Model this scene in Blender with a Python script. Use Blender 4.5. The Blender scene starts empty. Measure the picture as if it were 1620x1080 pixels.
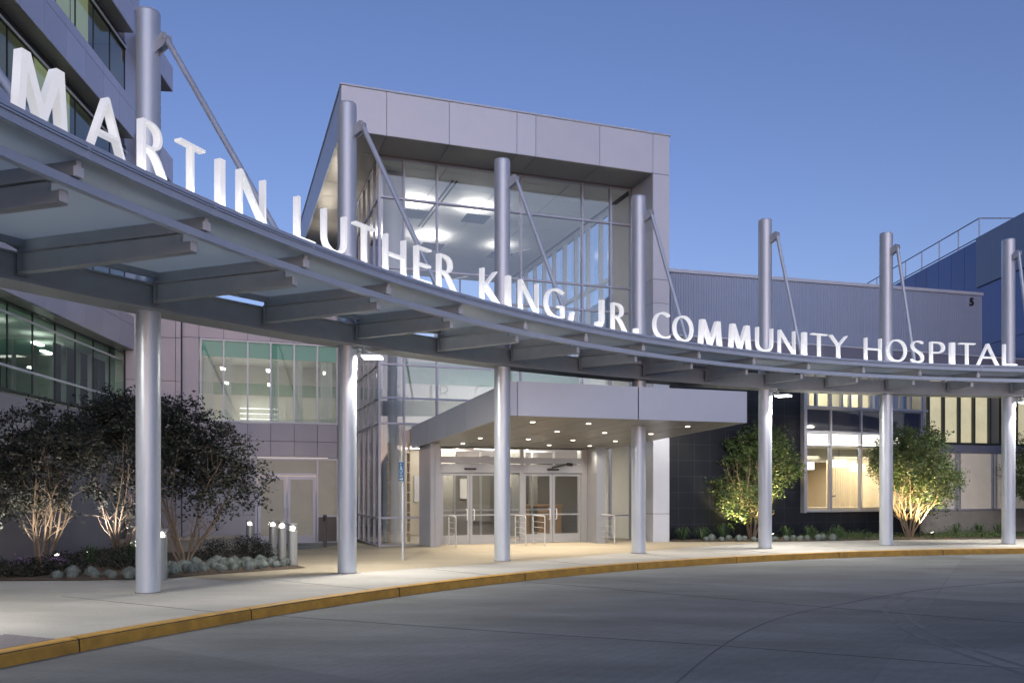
import bpy, math, random
from mathutils import Vector, Matrix
R = math.radians
sc = bpy.context.scene
COL = sc.collection
random.seed(7)

# ------------------------------------------------------------------ camera
cam = bpy.data.cameras.new("camera"); camo = bpy.data.objects.new("camera", cam); COL.objects.link(camo)
camo.location = (0, 0, 1.6); camo.rotation_euler = (R(90), 0, 0)
cam.sensor_width = 36; cam.lens = 1318 / 1620 * 36; cam.shift_y = (775 - 540) / 1620
cam.clip_start = 0.05; cam.clip_end = 3000
sc.camera = camo

# ------------------------------------------------------------------ sky, sun, exposure
SUN_EL, SUN_AZ = 7.0, 170.0          # just above the horizon, behind the camera
w = bpy.data.worlds.new("World"); sc.world = w; w.use_nodes = True
nt = w.node_tree; nt.nodes.clear()
wo = nt.nodes.new("ShaderNodeOutputWorld"); bg = nt.nodes.new("ShaderNodeBackground")
sky = nt.nodes.new("ShaderNodeTexSky"); sky.sky_type = 'NISHITA'; sky.sun_disc = False
sky.sun_elevation = R(SUN_EL); sky.sun_rotation = R(SUN_AZ)
sky.altitude = 0; sky.air_density = 1.0; sky.dust_density = 0.6; sky.ozone_density = 3.0
tint = nt.nodes.new("ShaderNodeMix"); tint.data_type = 'RGBA'; tint.blend_type = 'MULTIPLY'; tint.inputs[0].default_value = 1
tint.inputs[7].default_value = (1.17, .875, 1.06, 1)      # dusk lavender
nt.links.new(sky.outputs[0], tint.inputs[6]); nt.links.new(tint.outputs[2], bg.inputs[0]); nt.links.new(bg.outputs[0], wo.inputs[0])
bg.inputs[1].default_value = 0.052
sun = bpy.data.lights.new("sun", 'SUN'); sun.energy = 0.25; sun.angle = R(80); sun.color = (.70, .88, 1.0)
suno = bpy.data.objects.new("sun", sun); COL.objects.link(suno)
suno.rotation_euler = Vector((-math.sin(R(SUN_AZ)), -math.cos(R(SUN_AZ)), -.14)).to_track_quat('-Z', 'Y').to_euler()      # same bearing as the sky's sun
sc.view_settings.view_transform = 'Standard'; sc.view_settings.look = 'None'
sc.view_settings.exposure = 1.92; sc.view_settings.gamma = 1.0

def lamp(kind, name, loc, energy, color=(1, 1, 1), size=0.1, rot=None, spot=None, blend=.5, target=None, shape=None, size_y=None):
    L = bpy.data.lights.new(name, kind); L.energy = energy; L.color = color
    if kind == 'AREA':
        L.size = size
        if size_y: L.shape = 'RECTANGLE'; L.size_y = size_y
    else: L.shadow_soft_size = size
    if kind == 'SPOT': L.spot_size = R(spot); L.spot_blend = blend
    o = bpy.data.objects.new(name, L); COL.objects.link(o); o.location = loc
    if rot: o.rotation_euler = rot
    if target is not None:
        o.rotation_euler = (Vector(target) - Vector(loc)).to_track_quat('-Z', 'Y').to_euler()
    return o

# ------------------------------------------------------------------ materials
def mat(name, base, rough=.6, metal=0.0, noise=0.0, nscale=3.0, bump=0.0, bscale=60.0, emis=None, estr=0.0, spec=.5, stretch=None, rnoise=0.0, island=0.0):
    m = bpy.data.materials.new(name); m.use_nodes = True
    n = m.node_tree.nodes; l = m.node_tree.links
    p = n["Principled BSDF"]
    p.inputs["Base Color"].default_value = (*base, 1); p.inputs["Roughness"].default_value = rough
    p.inputs["Metallic"].default_value = metal; p.inputs["Specular IOR Level"].default_value = spec
    if noise or bump or rnoise:
        tc = n.new("ShaderNodeTexCoord"); src = tc.outputs["Object"]
        if stretch:
            mp = n.new("ShaderNodeMapping"); mp.inputs["Scale"].default_value = stretch
            l.new(src, mp.inputs[0]); src = mp.outputs[0]
    if noise or rnoise:
        nz = n.new("ShaderNodeTexNoise"); nz.inputs["Scale"].default_value = nscale; nz.inputs["Detail"].default_value = 8
        nz.inputs["Roughness"].default_value = .62
        l.new(src, nz.inputs["Vector"])
    if noise:
        rp = n.new("ShaderNodeMapRange"); rp.inputs[1].default_value = .25; rp.inputs[2].default_value = .75
        rp.inputs[3].default_value = 1 - noise; rp.inputs[4].default_value = 1 + noise
        l.new(nz.outputs[0], rp.inputs[0])
        mx = n.new("ShaderNodeMix"); mx.data_type = 'RGBA'; mx.blend_type = 'MULTIPLY'; mx.inputs[0].default_value = 1
        mx.inputs[6].default_value = (*base, 1); l.new(rp.outputs[0], mx.inputs[7]); l.new(mx.outputs[2], p.inputs["Base Color"])
    if island:
        gi = n.new("ShaderNodeNewGeometry"); ri = n.new("ShaderNodeMapRange"); ri.inputs[3].default_value = 1 - island; ri.inputs[4].default_value = 1 + island
        l.new(gi.outputs["Random Per Island"], ri.inputs[0]); mi = n.new("ShaderNodeMix"); mi.data_type = 'RGBA'; mi.blend_type = 'MULTIPLY'; mi.inputs[0].default_value = 1
        l.new(mx.outputs[2], mi.inputs[6]); l.new(ri.outputs[0], mi.inputs[7]); l.new(mi.outputs[2], p.inputs["Base Color"])
    if rnoise:
        rr = n.new("ShaderNodeMapRange"); rr.inputs[1].default_value = .3; rr.inputs[2].default_value = .7
        rr.inputs[3].default_value = max(.02, rough - rnoise); rr.inputs[4].default_value = rough + rnoise
        l.new(nz.outputs[0], rr.inputs[0]); l.new(rr.outputs[0], p.inputs["Roughness"])
    if bump:
        b2 = n.new("ShaderNodeTexNoise"); b2.inputs["Scale"].default_value = bscale; b2.inputs["Detail"].default_value = 4
        l.new(src, b2.inputs["Vector"])
        bp = n.new("ShaderNodeBump"); bp.inputs["Strength"].default_value = bump; bp.inputs["Distance"].default_value = .01
        l.new(b2.outputs[0], bp.inputs["Height"]); l.new(bp.outputs[0], p.inputs["Normal"])
    if emis:
        p.inputs["Emission Color"].default_value = (*emis, 1); p.inputs["Emission Strength"].default_value = estr
    return m

def emat(name, color, s):
    m = bpy.data.materials.new(name); m.use_nodes = True; n = m.node_tree.nodes; l = m.node_tree.links; n.clear()
    e = n.new("ShaderNodeEmission"); e.inputs[0].default_value = (*color, 1); e.inputs[1].default_value = s
    o = n.new("ShaderNodeOutputMaterial"); l.new(e.outputs[0], o.inputs[0]); return m

def glass(name, tint=(.86, .92, .92), refl=.12, rough=.0, body=None, bodyfac=0.0, gcol=(1, 1, 1)):
    m = bpy.data.materials.new(name); m.use_nodes = True; n = m.node_tree.nodes; l = m.node_tree.links; n.clear()
    t = n.new("ShaderNodeBsdfTransparent"); t.inputs[0].default_value = (*tint, 1)
    g = n.new("ShaderNodeBsdfGlossy"); g.inputs["Roughness"].default_value = rough; g.inputs[0].default_value = (*gcol, 1)
    lw_ = n.new("ShaderNodeLayerWeight"); lw_.inputs[0].default_value = .5
    fr = n.new("ShaderNodeMath"); fr.operation = 'POWER'; fr.inputs[1].default_value = 4.0; l.new(lw_.outputs["Facing"], fr.inputs[0])
    mr = n.new("ShaderNodeMapRange"); mr.inputs[1].default_value = 0; mr.inputs[2].default_value = 1
    mr.inputs[3].default_value = refl
    l.new(fr.outputs[0], mr.inputs[0]); mr.inputs[4].default_value = .85
    mx = n.new("ShaderNodeMixShader"); l.new(mr.outputs[0], mx.inputs[0])
    src = t.outputs[0]
    if body:
        d = n.new("ShaderNodeBsdfDiffuse"); d.inputs[0].default_value = (*body, 1)
        tr = n.new("ShaderNodeBsdfTranslucent"); tr.inputs[0].default_value = (*body, 1)
        m1 = n.new("ShaderNodeMixShader"); m1.inputs[0].default_value = .62; l.new(d.outputs[0], m1.inputs[1]); l.new(tr.outputs[0], m1.inputs[2])
        m2 = n.new("ShaderNodeMixShader"); m2.inputs[0].default_value = bodyfac; l.new(src, m2.inputs[1]); l.new(m1.outputs[0], m2.inputs[2])
        src = m2.outputs[0]
    l.new(src, mx.inputs[1]); l.new(g.outputs[0], mx.inputs[2])
    o = n.new("ShaderNodeOutputMaterial"); l.new(mx.outputs[0], o.inputs[0]); return m

def brickmat(name, c1, c2, mortar, bw, bh, ms, rough=.4, vertical=True, bias=0.0, metal=0, noise=.15, spec=.5, offset=0.0, nscale=2.0):
    m = bpy.data.materials.new(name); m.use_nodes = True; n = m.node_tree.nodes; l = m.node_tree.links
    p = n["Principled BSDF"]; p.inputs["Roughness"].default_value = rough; p.inputs["Metallic"].default_value = metal
    p.inputs["Specular IOR Level"].default_value = spec
    tc = n.new("ShaderNodeTexCoord"); sx = n.new("ShaderNodeSeparateXYZ"); cx = n.new("ShaderNodeCombineXYZ")
    l.new(tc.outputs["Object"], sx.inputs[0]); l.new(sx.outputs[0], cx.inputs[0]); l.new(sx.outputs[2 if vertical else 1], cx.inputs[1])
    b = n.new("ShaderNodeTexBrick"); b.offset = offset; b.squash = 1; b.inputs["Color1"].default_value = (*c1, 1); b.inputs["Color2"].default_value = (*c2, 1)
    b.inputs["Mortar"].default_value = (*mortar, 1); b.inputs["Scale"].default_value = 1; b.inputs["Mortar Size"].default_value = ms
    b.inputs["Mortar Smooth"].default_value = .1; b.inputs["Bias"].default_value = bias
    b.inputs["Brick Width"].default_value = bw; b.inputs["Row Height"].default_value = bh
    l.new(cx.outputs[0], b.inputs["Vector"])
    nz = n.new("ShaderNodeTexNoise"); nz.inputs["Scale"].default_value = nscale; nz.inputs["Detail"].default_value = 8
    l.new(tc.outputs["Object"], nz.inputs["Vector"])
    rp = n.new("ShaderNodeMapRange"); rp.inputs[1].default_value = .25; rp.inputs[2].default_value = .75
    rp.inputs[3].default_value = 1 - noise; rp.inputs[4].default_value = 1 + noise; l.new(nz.outputs[0], rp.inputs[0])
    mx = n.new("ShaderNodeMix"); mx.data_type = 'RGBA'; mx.blend_type = 'MULTIPLY'; mx.inputs[0].default_value = 1
    l.new(b.outputs[0], mx.inputs[6]); l.new(rp.outputs[0], mx.inputs[7]); l.new(mx.outputs[2], p.inputs["Base Color"])
    return m

M = {}
M['silver'] = mat('silver_paint', (.56, .60, .66), .38, .4, noise=.07, nscale=3, rnoise=.07, stretch=(1.5, 1.5, .5))
M['steel'] = mat('painted_steel', (.33, .36, .385), .45, .25, noise=.10, nscale=4, rnoise=.06)
M['fascia'] = mat('canopy_fascia', (.47, .53, .63), .42, .2, noise=.05, nscale=5)
M['panel'] = mat('aluminium_panel', (.53, .55, .61), .38, .3, bump=.25, bscale=1.1, island=.045, noise=.05, nscale=1.2, rnoise=.05)
M['panelw'] = mat('aluminium_panel_wing', (.60, .58, .66), .42, .35, bump=.25, bscale=1.1, island=.05, noise=.05, nscale=1.2, rnoise=.05)
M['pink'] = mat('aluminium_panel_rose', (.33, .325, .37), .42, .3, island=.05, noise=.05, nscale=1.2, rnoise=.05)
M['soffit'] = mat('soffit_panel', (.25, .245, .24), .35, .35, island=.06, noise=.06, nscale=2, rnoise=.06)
M['ceil'] = mat('ceiling_board', (.62, .61, .61), .6, noise=.03)
M['dark'] = mat('dark_joint', (.02, .02, .022), .7)
M['railpaint'] = mat('rail_paint', (.50, .50, .50), .4, .3)
M['frame'] = mat('window_frame', (.36, .37, .44), .35, .5)
M['doorframe'] = mat('door_metal', (.40, .41, .43), .33, .6, noise=.04)
M['darkframe'] = mat('dark_frame', (.04, .05, .05), .4, .4)
M['cap'] = mat('white_cap', (.72, .73, .77), .5, .1)
M['letter'] = mat('letter_enamel', (.78, .79, .80), .45, emis=(1, .98, .97), estr=.115, noise=.05, nscale=9)
M['white'] = mat('white_wall', (.74, .73, .69), .8, noise=.04)
M['cream'] = mat('cream_wall', (.70, .62, .50), .8, noise=.05)
M['green'] = mat('green_wall', (.34, .48, .41), .7, noise=.08)
M['dgreen'] = mat('dark_green_wall', (.03, .16, .09), .6, noise=.1)
M['tanfloor'] = mat('interior_floor', (.35, .31, .27), .25)
M['wood'] = mat('oak_slat', (.34, .23, .14), .5, noise=.25, nscale=3, stretch=(20, 20, 1))
M['intcol'] = mat('interior_column', (.55, .56, .60), .4)
M['dintcol'] = mat('grey_interior_wall', (.20, .20, .20), .6)
M['curtain'] = mat('curtain_cloth', (.74, .73, .68), .9, noise=.1, nscale=3, stretch=(14, 14, .3))
M['blind'] = mat('lit_blind', (.7, .62, .40), .8, emis=(1, .88, .52), estr=.11, noise=.12, nscale=2)
M['blindy'] = mat('lit_panel', (.6, .55, .38), .8, emis=(1, .88, .58), estr=.13, noise=.2, nscale=1.2)
M['frost'] = mat('frosted_panel', (.40, .37, .34), .45, emis=(1, .86, .72), estr=.035, noise=.12, nscale=1.6)
M['frostd'] = mat('frosted_door_glass', (.26, .245, .22), .35, emis=(1, .88, .68), estr=.02, noise=.12, nscale=1.6)
M['kick'] = mat('brown_kick_panel', (.10, .085, .08), .5, noise=.1)
M['concrete_wall'] = mat('concrete_wall', (.22, .21, .19), .8, noise=.18, nscale=2.5, bump=.2, bscale=40)
M['bluepanel'] = mat('blue_panel', (.075, .115, .27), .35, .35, island=.12, noise=.05, nscale=1)
M['greyblue'] = mat('grey_blue_panel', (.17, .20, .28), .42, .3, noise=.05, nscale=1)
M['corr'] = mat('corrugated_steel', (.27, .33, .45), .42, .4, noise=.04, nscale=2)
M['parapet'] = mat('parapet_panel', (.17, .18, .25), .45, .3, island=.06, noise=.05, nscale=1)
M['black'] = mat('black_paint', (.012, .012, .014), .4)
M['bollard'] = mat('bollard_metal', (.36, .38, .38), .38, .5, noise=.05)
M['bark'] = mat('bark', (.22, .165, .12), .85, noise=.3, nscale=14, bump=.4, bscale=30, stretch=(1, 1, .25))
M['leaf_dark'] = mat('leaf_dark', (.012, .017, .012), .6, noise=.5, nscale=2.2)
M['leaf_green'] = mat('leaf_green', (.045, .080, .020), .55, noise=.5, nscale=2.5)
M['strap'] = mat('strap_leaf', (.045, .085, .03), .5, noise=.3, nscale=5)
M['cover'] = mat('ground_cover_leaf', (.05, .085, .025), .6, noise=.4, nscale=3)
M['fescue'] = mat('fescue_blade', (.20, .235, .22), .7, noise=.25, nscale=9)
M['flower'] = mat('purple_flower', (.20, .12, .25), .6)
M['mulch'] = mat('mulch', (.075, .055, .04), .95, noise=.45, nscale=12, bump=1.0, bscale=50)
M['ochre'] = mat('ochre_curb_paint', (.47, .255, .038), .6, noise=.34, nscale=5, bump=.25, bscale=70, rnoise=.1)
M['signblue'] = mat('sign_blue', (.02, .12, .30), .4)
M['signwhite'] = mat('sign_white', (.8, .8, .8), .5)
M['led'] = emat('led_strip', (1, .97, .95), 4.5)
M['fix'] = emat('lamp_glow', (1, .96, .88), 4)
M['fixw'] = emat('warm_lamp_glow', (1, .88, .70), 4)
M['fixs'] = emat('soft_lamp_glow', (1, .95, .85), .6)
M['bglow'] = emat('bollard_glow', (1, .95, .88), 3)
M['glass'] = glass('lobby_glass', (.80, .85, .86), .13)
M['glass2'] = glass('ribbon_glass', (.74, .84, .80), .03)
M['glassA'] = glass('dark_wing_glass', (.42, .56, .52), .07)
M['glassD'] = glass('clear_shop_glass', (.88, .9, .88), .07)
M['glasss'] = glass('side_hall_glass', (.62, .66, .67), .05)
M['glasss'].node_tree.nodes['Map Range'].inputs[4].default_value = .45
M['spandrel'] = mat('spandrel_glass', (.03, .035, .06), .04, 0, spec=1.0)
M['canglass'] = glass('canopy_glass', (.85, .9, .9), .03, .25, body=(.90, .95, .93), bodyfac=.86)
M['lens'] = glass('bollard_lens', (.9, .9, .9), .2)
M['tile'] = brickmat('slate_tile', (.006, .008, .013), (.009, .011, .017), (.03, .036, .055), .575, .51, .006, .38, spec=.3, nscale=1.5, noise=.25)

def ground_mat(name, base, noise, nscale, mottle, bump, rough, brick=None):
    m = mat(name, base, rough, noise=noise, nscale=nscale, bump=bump, bscale=90)
    n = m.node_tree.nodes; l = m.node_tree.links; p = n["Principled BSDF"]
    prev = p.inputs["Base Color"].links[0].from_socket
    tc = n.new("ShaderNodeTexCoord")
    mp = n.new("ShaderNodeMapping"); mp.inputs["Rotation"].default_value = (0, 0, R(19)); mp.inputs["Scale"].default_value = (.45, 1.1, 1)
    l.new(tc.outputs["Object"], mp.inputs[0])
    nz = n.new("ShaderNodeTexNoise"); nz.inputs["Scale"].default_value = .7; nz.inputs["Detail"].default_value = 10; nz.inputs["Roughness"].default_value = .65
    l.new(mp.outputs[0], nz.inputs["Vector"])
    rp = n.new("ShaderNodeMapRange"); rp.inputs[1].default_value = .3; rp.inputs[2].default_value = .7; rp.inputs[3].default_value = 1 - mottle; rp.inputs[4].default_value = 1 + mottle
    l.new(nz.outputs[0], rp.inputs[0])
    mx = n.new("ShaderNodeMix"); mx.data_type = 'RGBA'; mx.blend_type = 'MULTIPLY'; mx.inputs[0].default_value = 1
    l.new(prev, mx.inputs[6]); l.new(rp.outputs[0], mx.inputs[7]); out = mx.outputs[2]
    if brick:
        mp2 = n.new("ShaderNodeMapping"); mp2.inputs["Rotation"].default_value = (0, 0, R(31)); l.new(tc.outputs["Object"], mp2.inputs[0])
        mp2.inputs["Location"].default_value = (1.1, 3.3, 0)
        b = n.new("ShaderNodeTexBrick"); b.offset = 0; b.inputs["Scale"].default_value = 1
        b.inputs["Color1"].default_value = (.80, .80, .82, 1); b.inputs["Color2"].default_value = (1.18, 1.18, 1.15, 1)
        b.inputs["Mortar"].default_value = (.95, .95, .95, 1); b.inputs["Mortar Size"].default_value = .012; b.inputs["Mortar Smooth"].default_value = .3
        b.inputs["Brick Width"].default_value = brick[0]; b.inputs["Row Height"].default_value = brick[1]
        l.new(mp2.outputs[0], b.inputs["Vector"])
        m3 = n.new("ShaderNodeMix"); m3.data_type = 'RGBA'; m3.blend_type = 'MULTIPLY'; m3.inputs[0].default_value = 1
        l.new(out, m3.inputs[6]); l.new(b.outputs[0], m3.inputs[7]); out = m3.outputs[2]
        # rough swirls of the broom finish
        wv = n.new("ShaderNodeTexWave"); wv.wave_type = 'RINGS'; wv.rings_direction = 'Z'; wv.inputs["Scale"].default_value = 2.2; wv.inputs["Distortion"].default_value = 4; wv.inputs["Detail"].default_value = 4
        mp3 = n.new("ShaderNodeMapping"); mp3.inputs["Location"].default_value = (-16, 2, 0); l.new(tc.outputs["Object"], mp3.inputs[0]); l.new(mp3.outputs[0], wv.inputs["Vector"])
        r3 = n.new("ShaderNodeMapRange"); r3.inputs[3].default_value = .975; r3.inputs[4].default_value = 1.025; l.new(wv.outputs["Fac"], r3.inputs[0])
        m4 = n.new("ShaderNodeMix"); m4.data_type = 'RGBA'; m4.blend_type = 'MULTIPLY'; m4.inputs[0].default_value = 1
        l.new(out, m4.inputs[6]); l.new(r3.outputs[0], m4.inputs[7]); out = m4.outputs[2]
    p.inputs["Specular IOR Level"].default_value = .2
    l.new(out, p.inputs["Base Color"]); return m
M['road'] = ground_mat('road_concrete', (.175, .183, .184), .10, 30, .30, .35, .85, brick=(9, 4.6))
M['walk'] = ground_mat('walk_concrete', (.40, .39, .36), .10, 25, .20, .3, .85)
M['plaza'] = ground_mat('plaza_aggregate', (.37, .32, .235), .30, 60, .10, .6, .8)

# ------------------------------------------------------------------ mesh building
class MB:
    def __init__(s): s.v = []; s.f = []
    def add(s, vs, fs):
        k = len(s.v); s.v += [tuple(p) for p in vs]; s.f += [tuple(i + k for i in q) for q in fs]; return s
    def hexa(s, b, t):
        return s.add(list(b) + list(t), [(3, 2, 1, 0), (4, 5, 6, 7), (0, 1, 5, 4), (1, 2, 6, 5), (2, 3, 7, 6), (3, 0, 4, 7)])
    def box(s, x0, x1, y0, y1, z0, z1):
        return s.hexa([(x0, y0, z0), (x1, y0, z0), (x1, y1, z0), (x0, y1, z0)], [(x0, y0, z1), (x1, y0, z1), (x1, y1, z1), (x0, y1, z1)])
    def quad(s, a, b, c, d): return s.add([a, b, c, d], [(0, 1, 2, 3)])
    def beam(s, p, q, wd, z0, z1, z0q=None, z1q=None):
        """box from p to q (2D), width wd, between heights"""
        z0q = z0 if z0q is None else z0q; z1q = z1 if z1q is None else z1q
        dx, dy = q[0] - p[0], q[1] - p[1]; L = math.hypot(dx, dy); nx, ny = -dy / L * wd / 2, dx / L * wd / 2
        b = [(p[0] - nx, p[1] - ny, z0), (q[0] - nx, q[1] - ny, z0q), (q[0] + nx, q[1] + ny, z0q), (p[0] + nx, p[1] + ny, z0)]
        t = [(p[0] - nx, p[1] - ny, z1), (q[0] - nx, q[1] - ny, z1q), (q[0] + nx, q[1] + ny, z1q), (p[0] + nx, p[1] + ny, z1)]
        return s.hexa(b, t)
    def tube(s, p, q, r, n=16, r2=None, cap=True):
        p, q = Vector(p), Vector(q); r2 = r if r2 is None else r2
        d = (q - p).normalized(); a = Vector((0, 0, 1)) if abs(d.z) < .9 else Vector((1, 0, 0))
        u = d.cross(a).normalized(); v = d.cross(u)
        vs = []
        for c, rr in ((p, r), (q, r2)):
            for i in range(n):
                t = 2 * math.pi * i / n; vs.append(c + u * math.cos(t) * rr + v * math.sin(t) * rr)
        fs = [(i, i + n, (i + 1) % n + n, (i + 1) % n) for i in range(n)]
        if cap: fs += [tuple(range(n)), tuple(reversed(range(n, 2 * n)))]
        return s.add(vs, fs)
    def path(s, pts, r, n=8):
        for a, b in zip(pts, pts[1:]): s.tube(a, b, r, n)
        return s
    def arc(s, c, r0, r1, a0, a1, z0, z1, n=60):
        vs = []; fs = []
        for i in range(n + 1):
            a = R(a0 + (a1 - a0) * i / n); ca, sa = math.cos(a), math.sin(a)
            for rr, z in ((r0, z0), (r1, z0), (r1, z1), (r0, z1)): vs.append((c[0] + rr * ca, c[1] + rr * sa, z))
        for i in range(n):
            k = 4 * i
            for j in range(4): fs.append((k + j, k + (j + 1) % 4, k + 4 + (j + 1) % 4, k + 4 + j))
        fs += [(3, 2, 1, 0), (4 * n, 4 * n + 1, 4 * n + 2, 4 * n + 3)]
        return s.add(vs, fs)
    def build(s, name, m, parent=None, smooth=False, bevel=0):
        me = bpy.data.meshes.new(name); me.from_pydata(s.v, [], s.f); me.materials.append(m)
        import bmesh
        bm = bmesh.new(); bm.from_mesh(me); bmesh.ops.recalc_face_normals(bm, faces=bm.faces)
        if bevel: bmesh.ops.bevel(bm, geom=list(bm.edges), offset=bevel, segments=1, affect='EDGES')
        bm.to_mesh(me); bm.free()
        if smooth:
            for p in me.polygons: p.use_smooth = True
            try: me.set_sharp_from_angle(angle=R(40))
            except Exception: pass
        o = bpy.data.objects.new(name, me); COL.objects.link(o)
        if parent: o.parent = parent
        return o

def empty(name, loc=(0, 0, 0), rz=0):
    o = bpy.data.objects.new(name, None); COL.objects.link(o); o.location = loc; o.rotation_euler = (0, 0, rz); o.empty_display_size = .2
    return o
def tag(o, label=None, cat=None, group=None, kind=None):
    if label: o['label'] = label
    if cat: o['category'] = cat
    if group: o['group'] = group
    if kind: o['kind'] = kind
    return o
def copy_tree(o, parent=None):
    c = o.copy(); COL.objects.link(c)
    if parent: c.parent = parent
    for ch in [x for x in bpy.data.objects if x.parent == o and x != c]: copy_tree(ch, c)
    return c
def ring(c, r, a): return (c[0] + r * math.cos(R(a)), c[1] + r * math.sin(R(a)))
def wparent(o, p): o.parent = p; o.matrix_parent_inverse = Matrix.Identity(4)

# building frame of the entrance tower: x along the front, y into the building
TH = math.atan2(.3287, .9444); P0 = (-4.626, 22.57)
def T(u, v): return (P0[0] + .9444 * u - .3287 * v, P0[1] + .3287 * u + .9444 * v)

# ------------------------------------------------------------------ ground
def hz(x, y):
    def ss(t): t = max(0, min(1, t)); return t * t * (3 - 2 * t)
    return -.2 * ss((-2 - x) / 5) * ss((y - 15) / 13)
CURB_C = (17.28, -.94); CURB_R = 24.11
def polar_sheet(name, m, c, r0, r1, a0, a1, dz, na, nr, r0f=None, r1f=None):
    vs = []; fs = []
    for i in range(na + 1):
        a = a0 + (a1 - a0) * i / na
        ra = r0f(a) if r0f else r0; rb = r1f(a) if r1f else r1
        for j in range(nr + 1):
            t = j / nr; r = ra + (rb - ra) * t ** 1.5 if nr > 3 else ra + (rb - ra) * t
            x, y = ring(c, r, a); vs.append((x, y, hz(x, y) + dz))
    for i in range(na):
        for j in range(nr):
            k = i * (nr + 1) + j; fs.append((k, k + 1, k + nr + 2, k + nr + 1))
    o = MB().add(vs, fs).build(name, m, smooth=True); tag(o, kind='structure'); return o
tag(MB().box(-400, 600, -400, 700, -.4, -.15).build('road', M['road']), kind='structure')
polar_sheet('sidewalk', M['walk'], CURB_C, CURB_R + .165, 90, 40, 215, 0, 160, 60)
def pr0(a): return 26.0 + .9 * abs((a - 131) / 12) ** 1.5
polar_sheet('plaza_paving', M['plaza'], CURB_C, 0, 45, 107.5, 145, .004, 80, 40, r0f=pr0)
# curb blocks with open joints
angs = [215, 205, 195, 186, 178, 170.5, 163.2, 155.6, 149.6, 142.5, 134.9, 127.0, 119.5, 111.5, 103.5, 96, 88, 80, 70, 60, 40]
k1 = MB()
vs = []
for a0, a1 in zip(angs, angs[1:]):
    # profile with a battered face and rounded nose
    prof = [(0, -.15), (.012, -.03), (.03, -.004), (.05, 0.004), (.165, .006), (.165, -.15)]
    n = 10; base = len(k1.v); pts = []
    for i in range(n + 1):
        a = a0 - .03 + (a1 + .03 - a0 + .03) * i / n
        for dr, z in prof:
            x, y = ring(CURB_C, CURB_R + dr, a); pts.append((x, y, z))
    m_ = len(prof); fs = []
    for i in range(n):
        for j in range(m_): fs.append((i * m_ + j, i * m_ + (j + 1) % m_, (i + 1) * m_ + (j + 1) % m_, (i + 1) * m_ + j))
    fs += [tuple(range(m_)), tuple(reversed([n * m_ + j for j in range(m_)]))]
    k1.add(pts, fs)
tag(k1.build('curb', M['ochre']), kind='structure')
sj = MB()
for a_ in range(96, 212, 7):
    p_, q_ = ring(CURB_C, CURB_R + .17, a_ - 1.3), ring(CURB_C, 26.1 if a_ < 145 else 27.6, a_ - 1.3)
    n_ = 6
    for k_ in range(n_):
        a1 = (p_[0] + (q_[0] - p_[0]) * k_ / n_, p_[1] + (q_[1] - p_[1]) * k_ / n_); b1 = (p_[0] + (q_[0] - p_[0]) * (k_ + 1) / n_, p_[1] + (q_[1] - p_[1]) * (k_ + 1) / n_)
        sj.beam(a1, b1, .008, hz(*a1) + .0005, hz(*a1) + .0035, hz(*b1) + .0005, hz(*b1) + .0035)
M['score'] = mat('score_joint', (.16, .15, .14), .9)
tag(sj.build('sidewalk_joint', M['score']), kind='structure')
jl = MB().arc(CURB_C, CURB_R + .02, CURB_R + .16, 40, 215, -.15, -.012, 160)
tag(jl.build('curb_bed', M['dark']), kind='structure')
# gutter seam and long curved joint in the road
M['seam'] = mat('road_seam', (.095, .099, .105), .9, noise=.3, nscale=8)
sm = MB()
def pline(pts, wd_):
    for _ in range(3):      # corner cutting keeps the joint a smooth curve
        q_ = [pts[0]]
        for a_, b_ in zip(pts, pts[1:]): q_ += [(a_[0] * .75 + b_[0] * .25, a_[1] * .75 + b_[1] * .25), (a_[0] * .25 + b_[0] * .75, a_[1] * .25 + b_[1] * .75)]
        pts = q_ + [pts[-1]]
    for a_, b_ in zip(pts, pts[1:]): sm.beam(a_, b_, wd_, -.149, -.146)
pline([(.6, 5.2), (1.0, 6.4), (1.5, 7.61), (2.36, 9.41), (3.2, 10.83), (4.0, 11.85), (5.05, 12.8), (6.2, 13.85), (7.56, 14.9), (9.9, 16.1), (13, 17)], .012)
pline([(-3.5, 11.7), (0, 10.25), (2.36, 9.41), (5.0, 8.15), (9, 6.4)], .009)
pline([(-.6, 16.4), (1.05, 15.4), (4.64, 12.47), (6.75, 10.98), (11, 8.2)], .009)
tag(sm.build('road_joint', M['seam']), kind='structure')
M['tyre'] = mat('tyre_mark', (.145, .150, .154), .9, noise=.35, nscale=5)
tm = MB()
for c_, r0_, a0_, a1_ in (((12.6, 10.6), 3.4, 150, 235), ((12.6, 10.6), 3.62, 158, 240), ((12.6, 10.6), 5.1, 160, 225), ((13.0, 9.0), 7.9, 145, 190), ((13.0, 9.0), 8.15, 140, 192)):
    tm.arc(c_, r0_, r0_ + .07, a0_, a1_, -.1495, -.1478, 40)
tag(tm.build('tyre_mark', M['tyre']), kind='structure')
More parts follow.
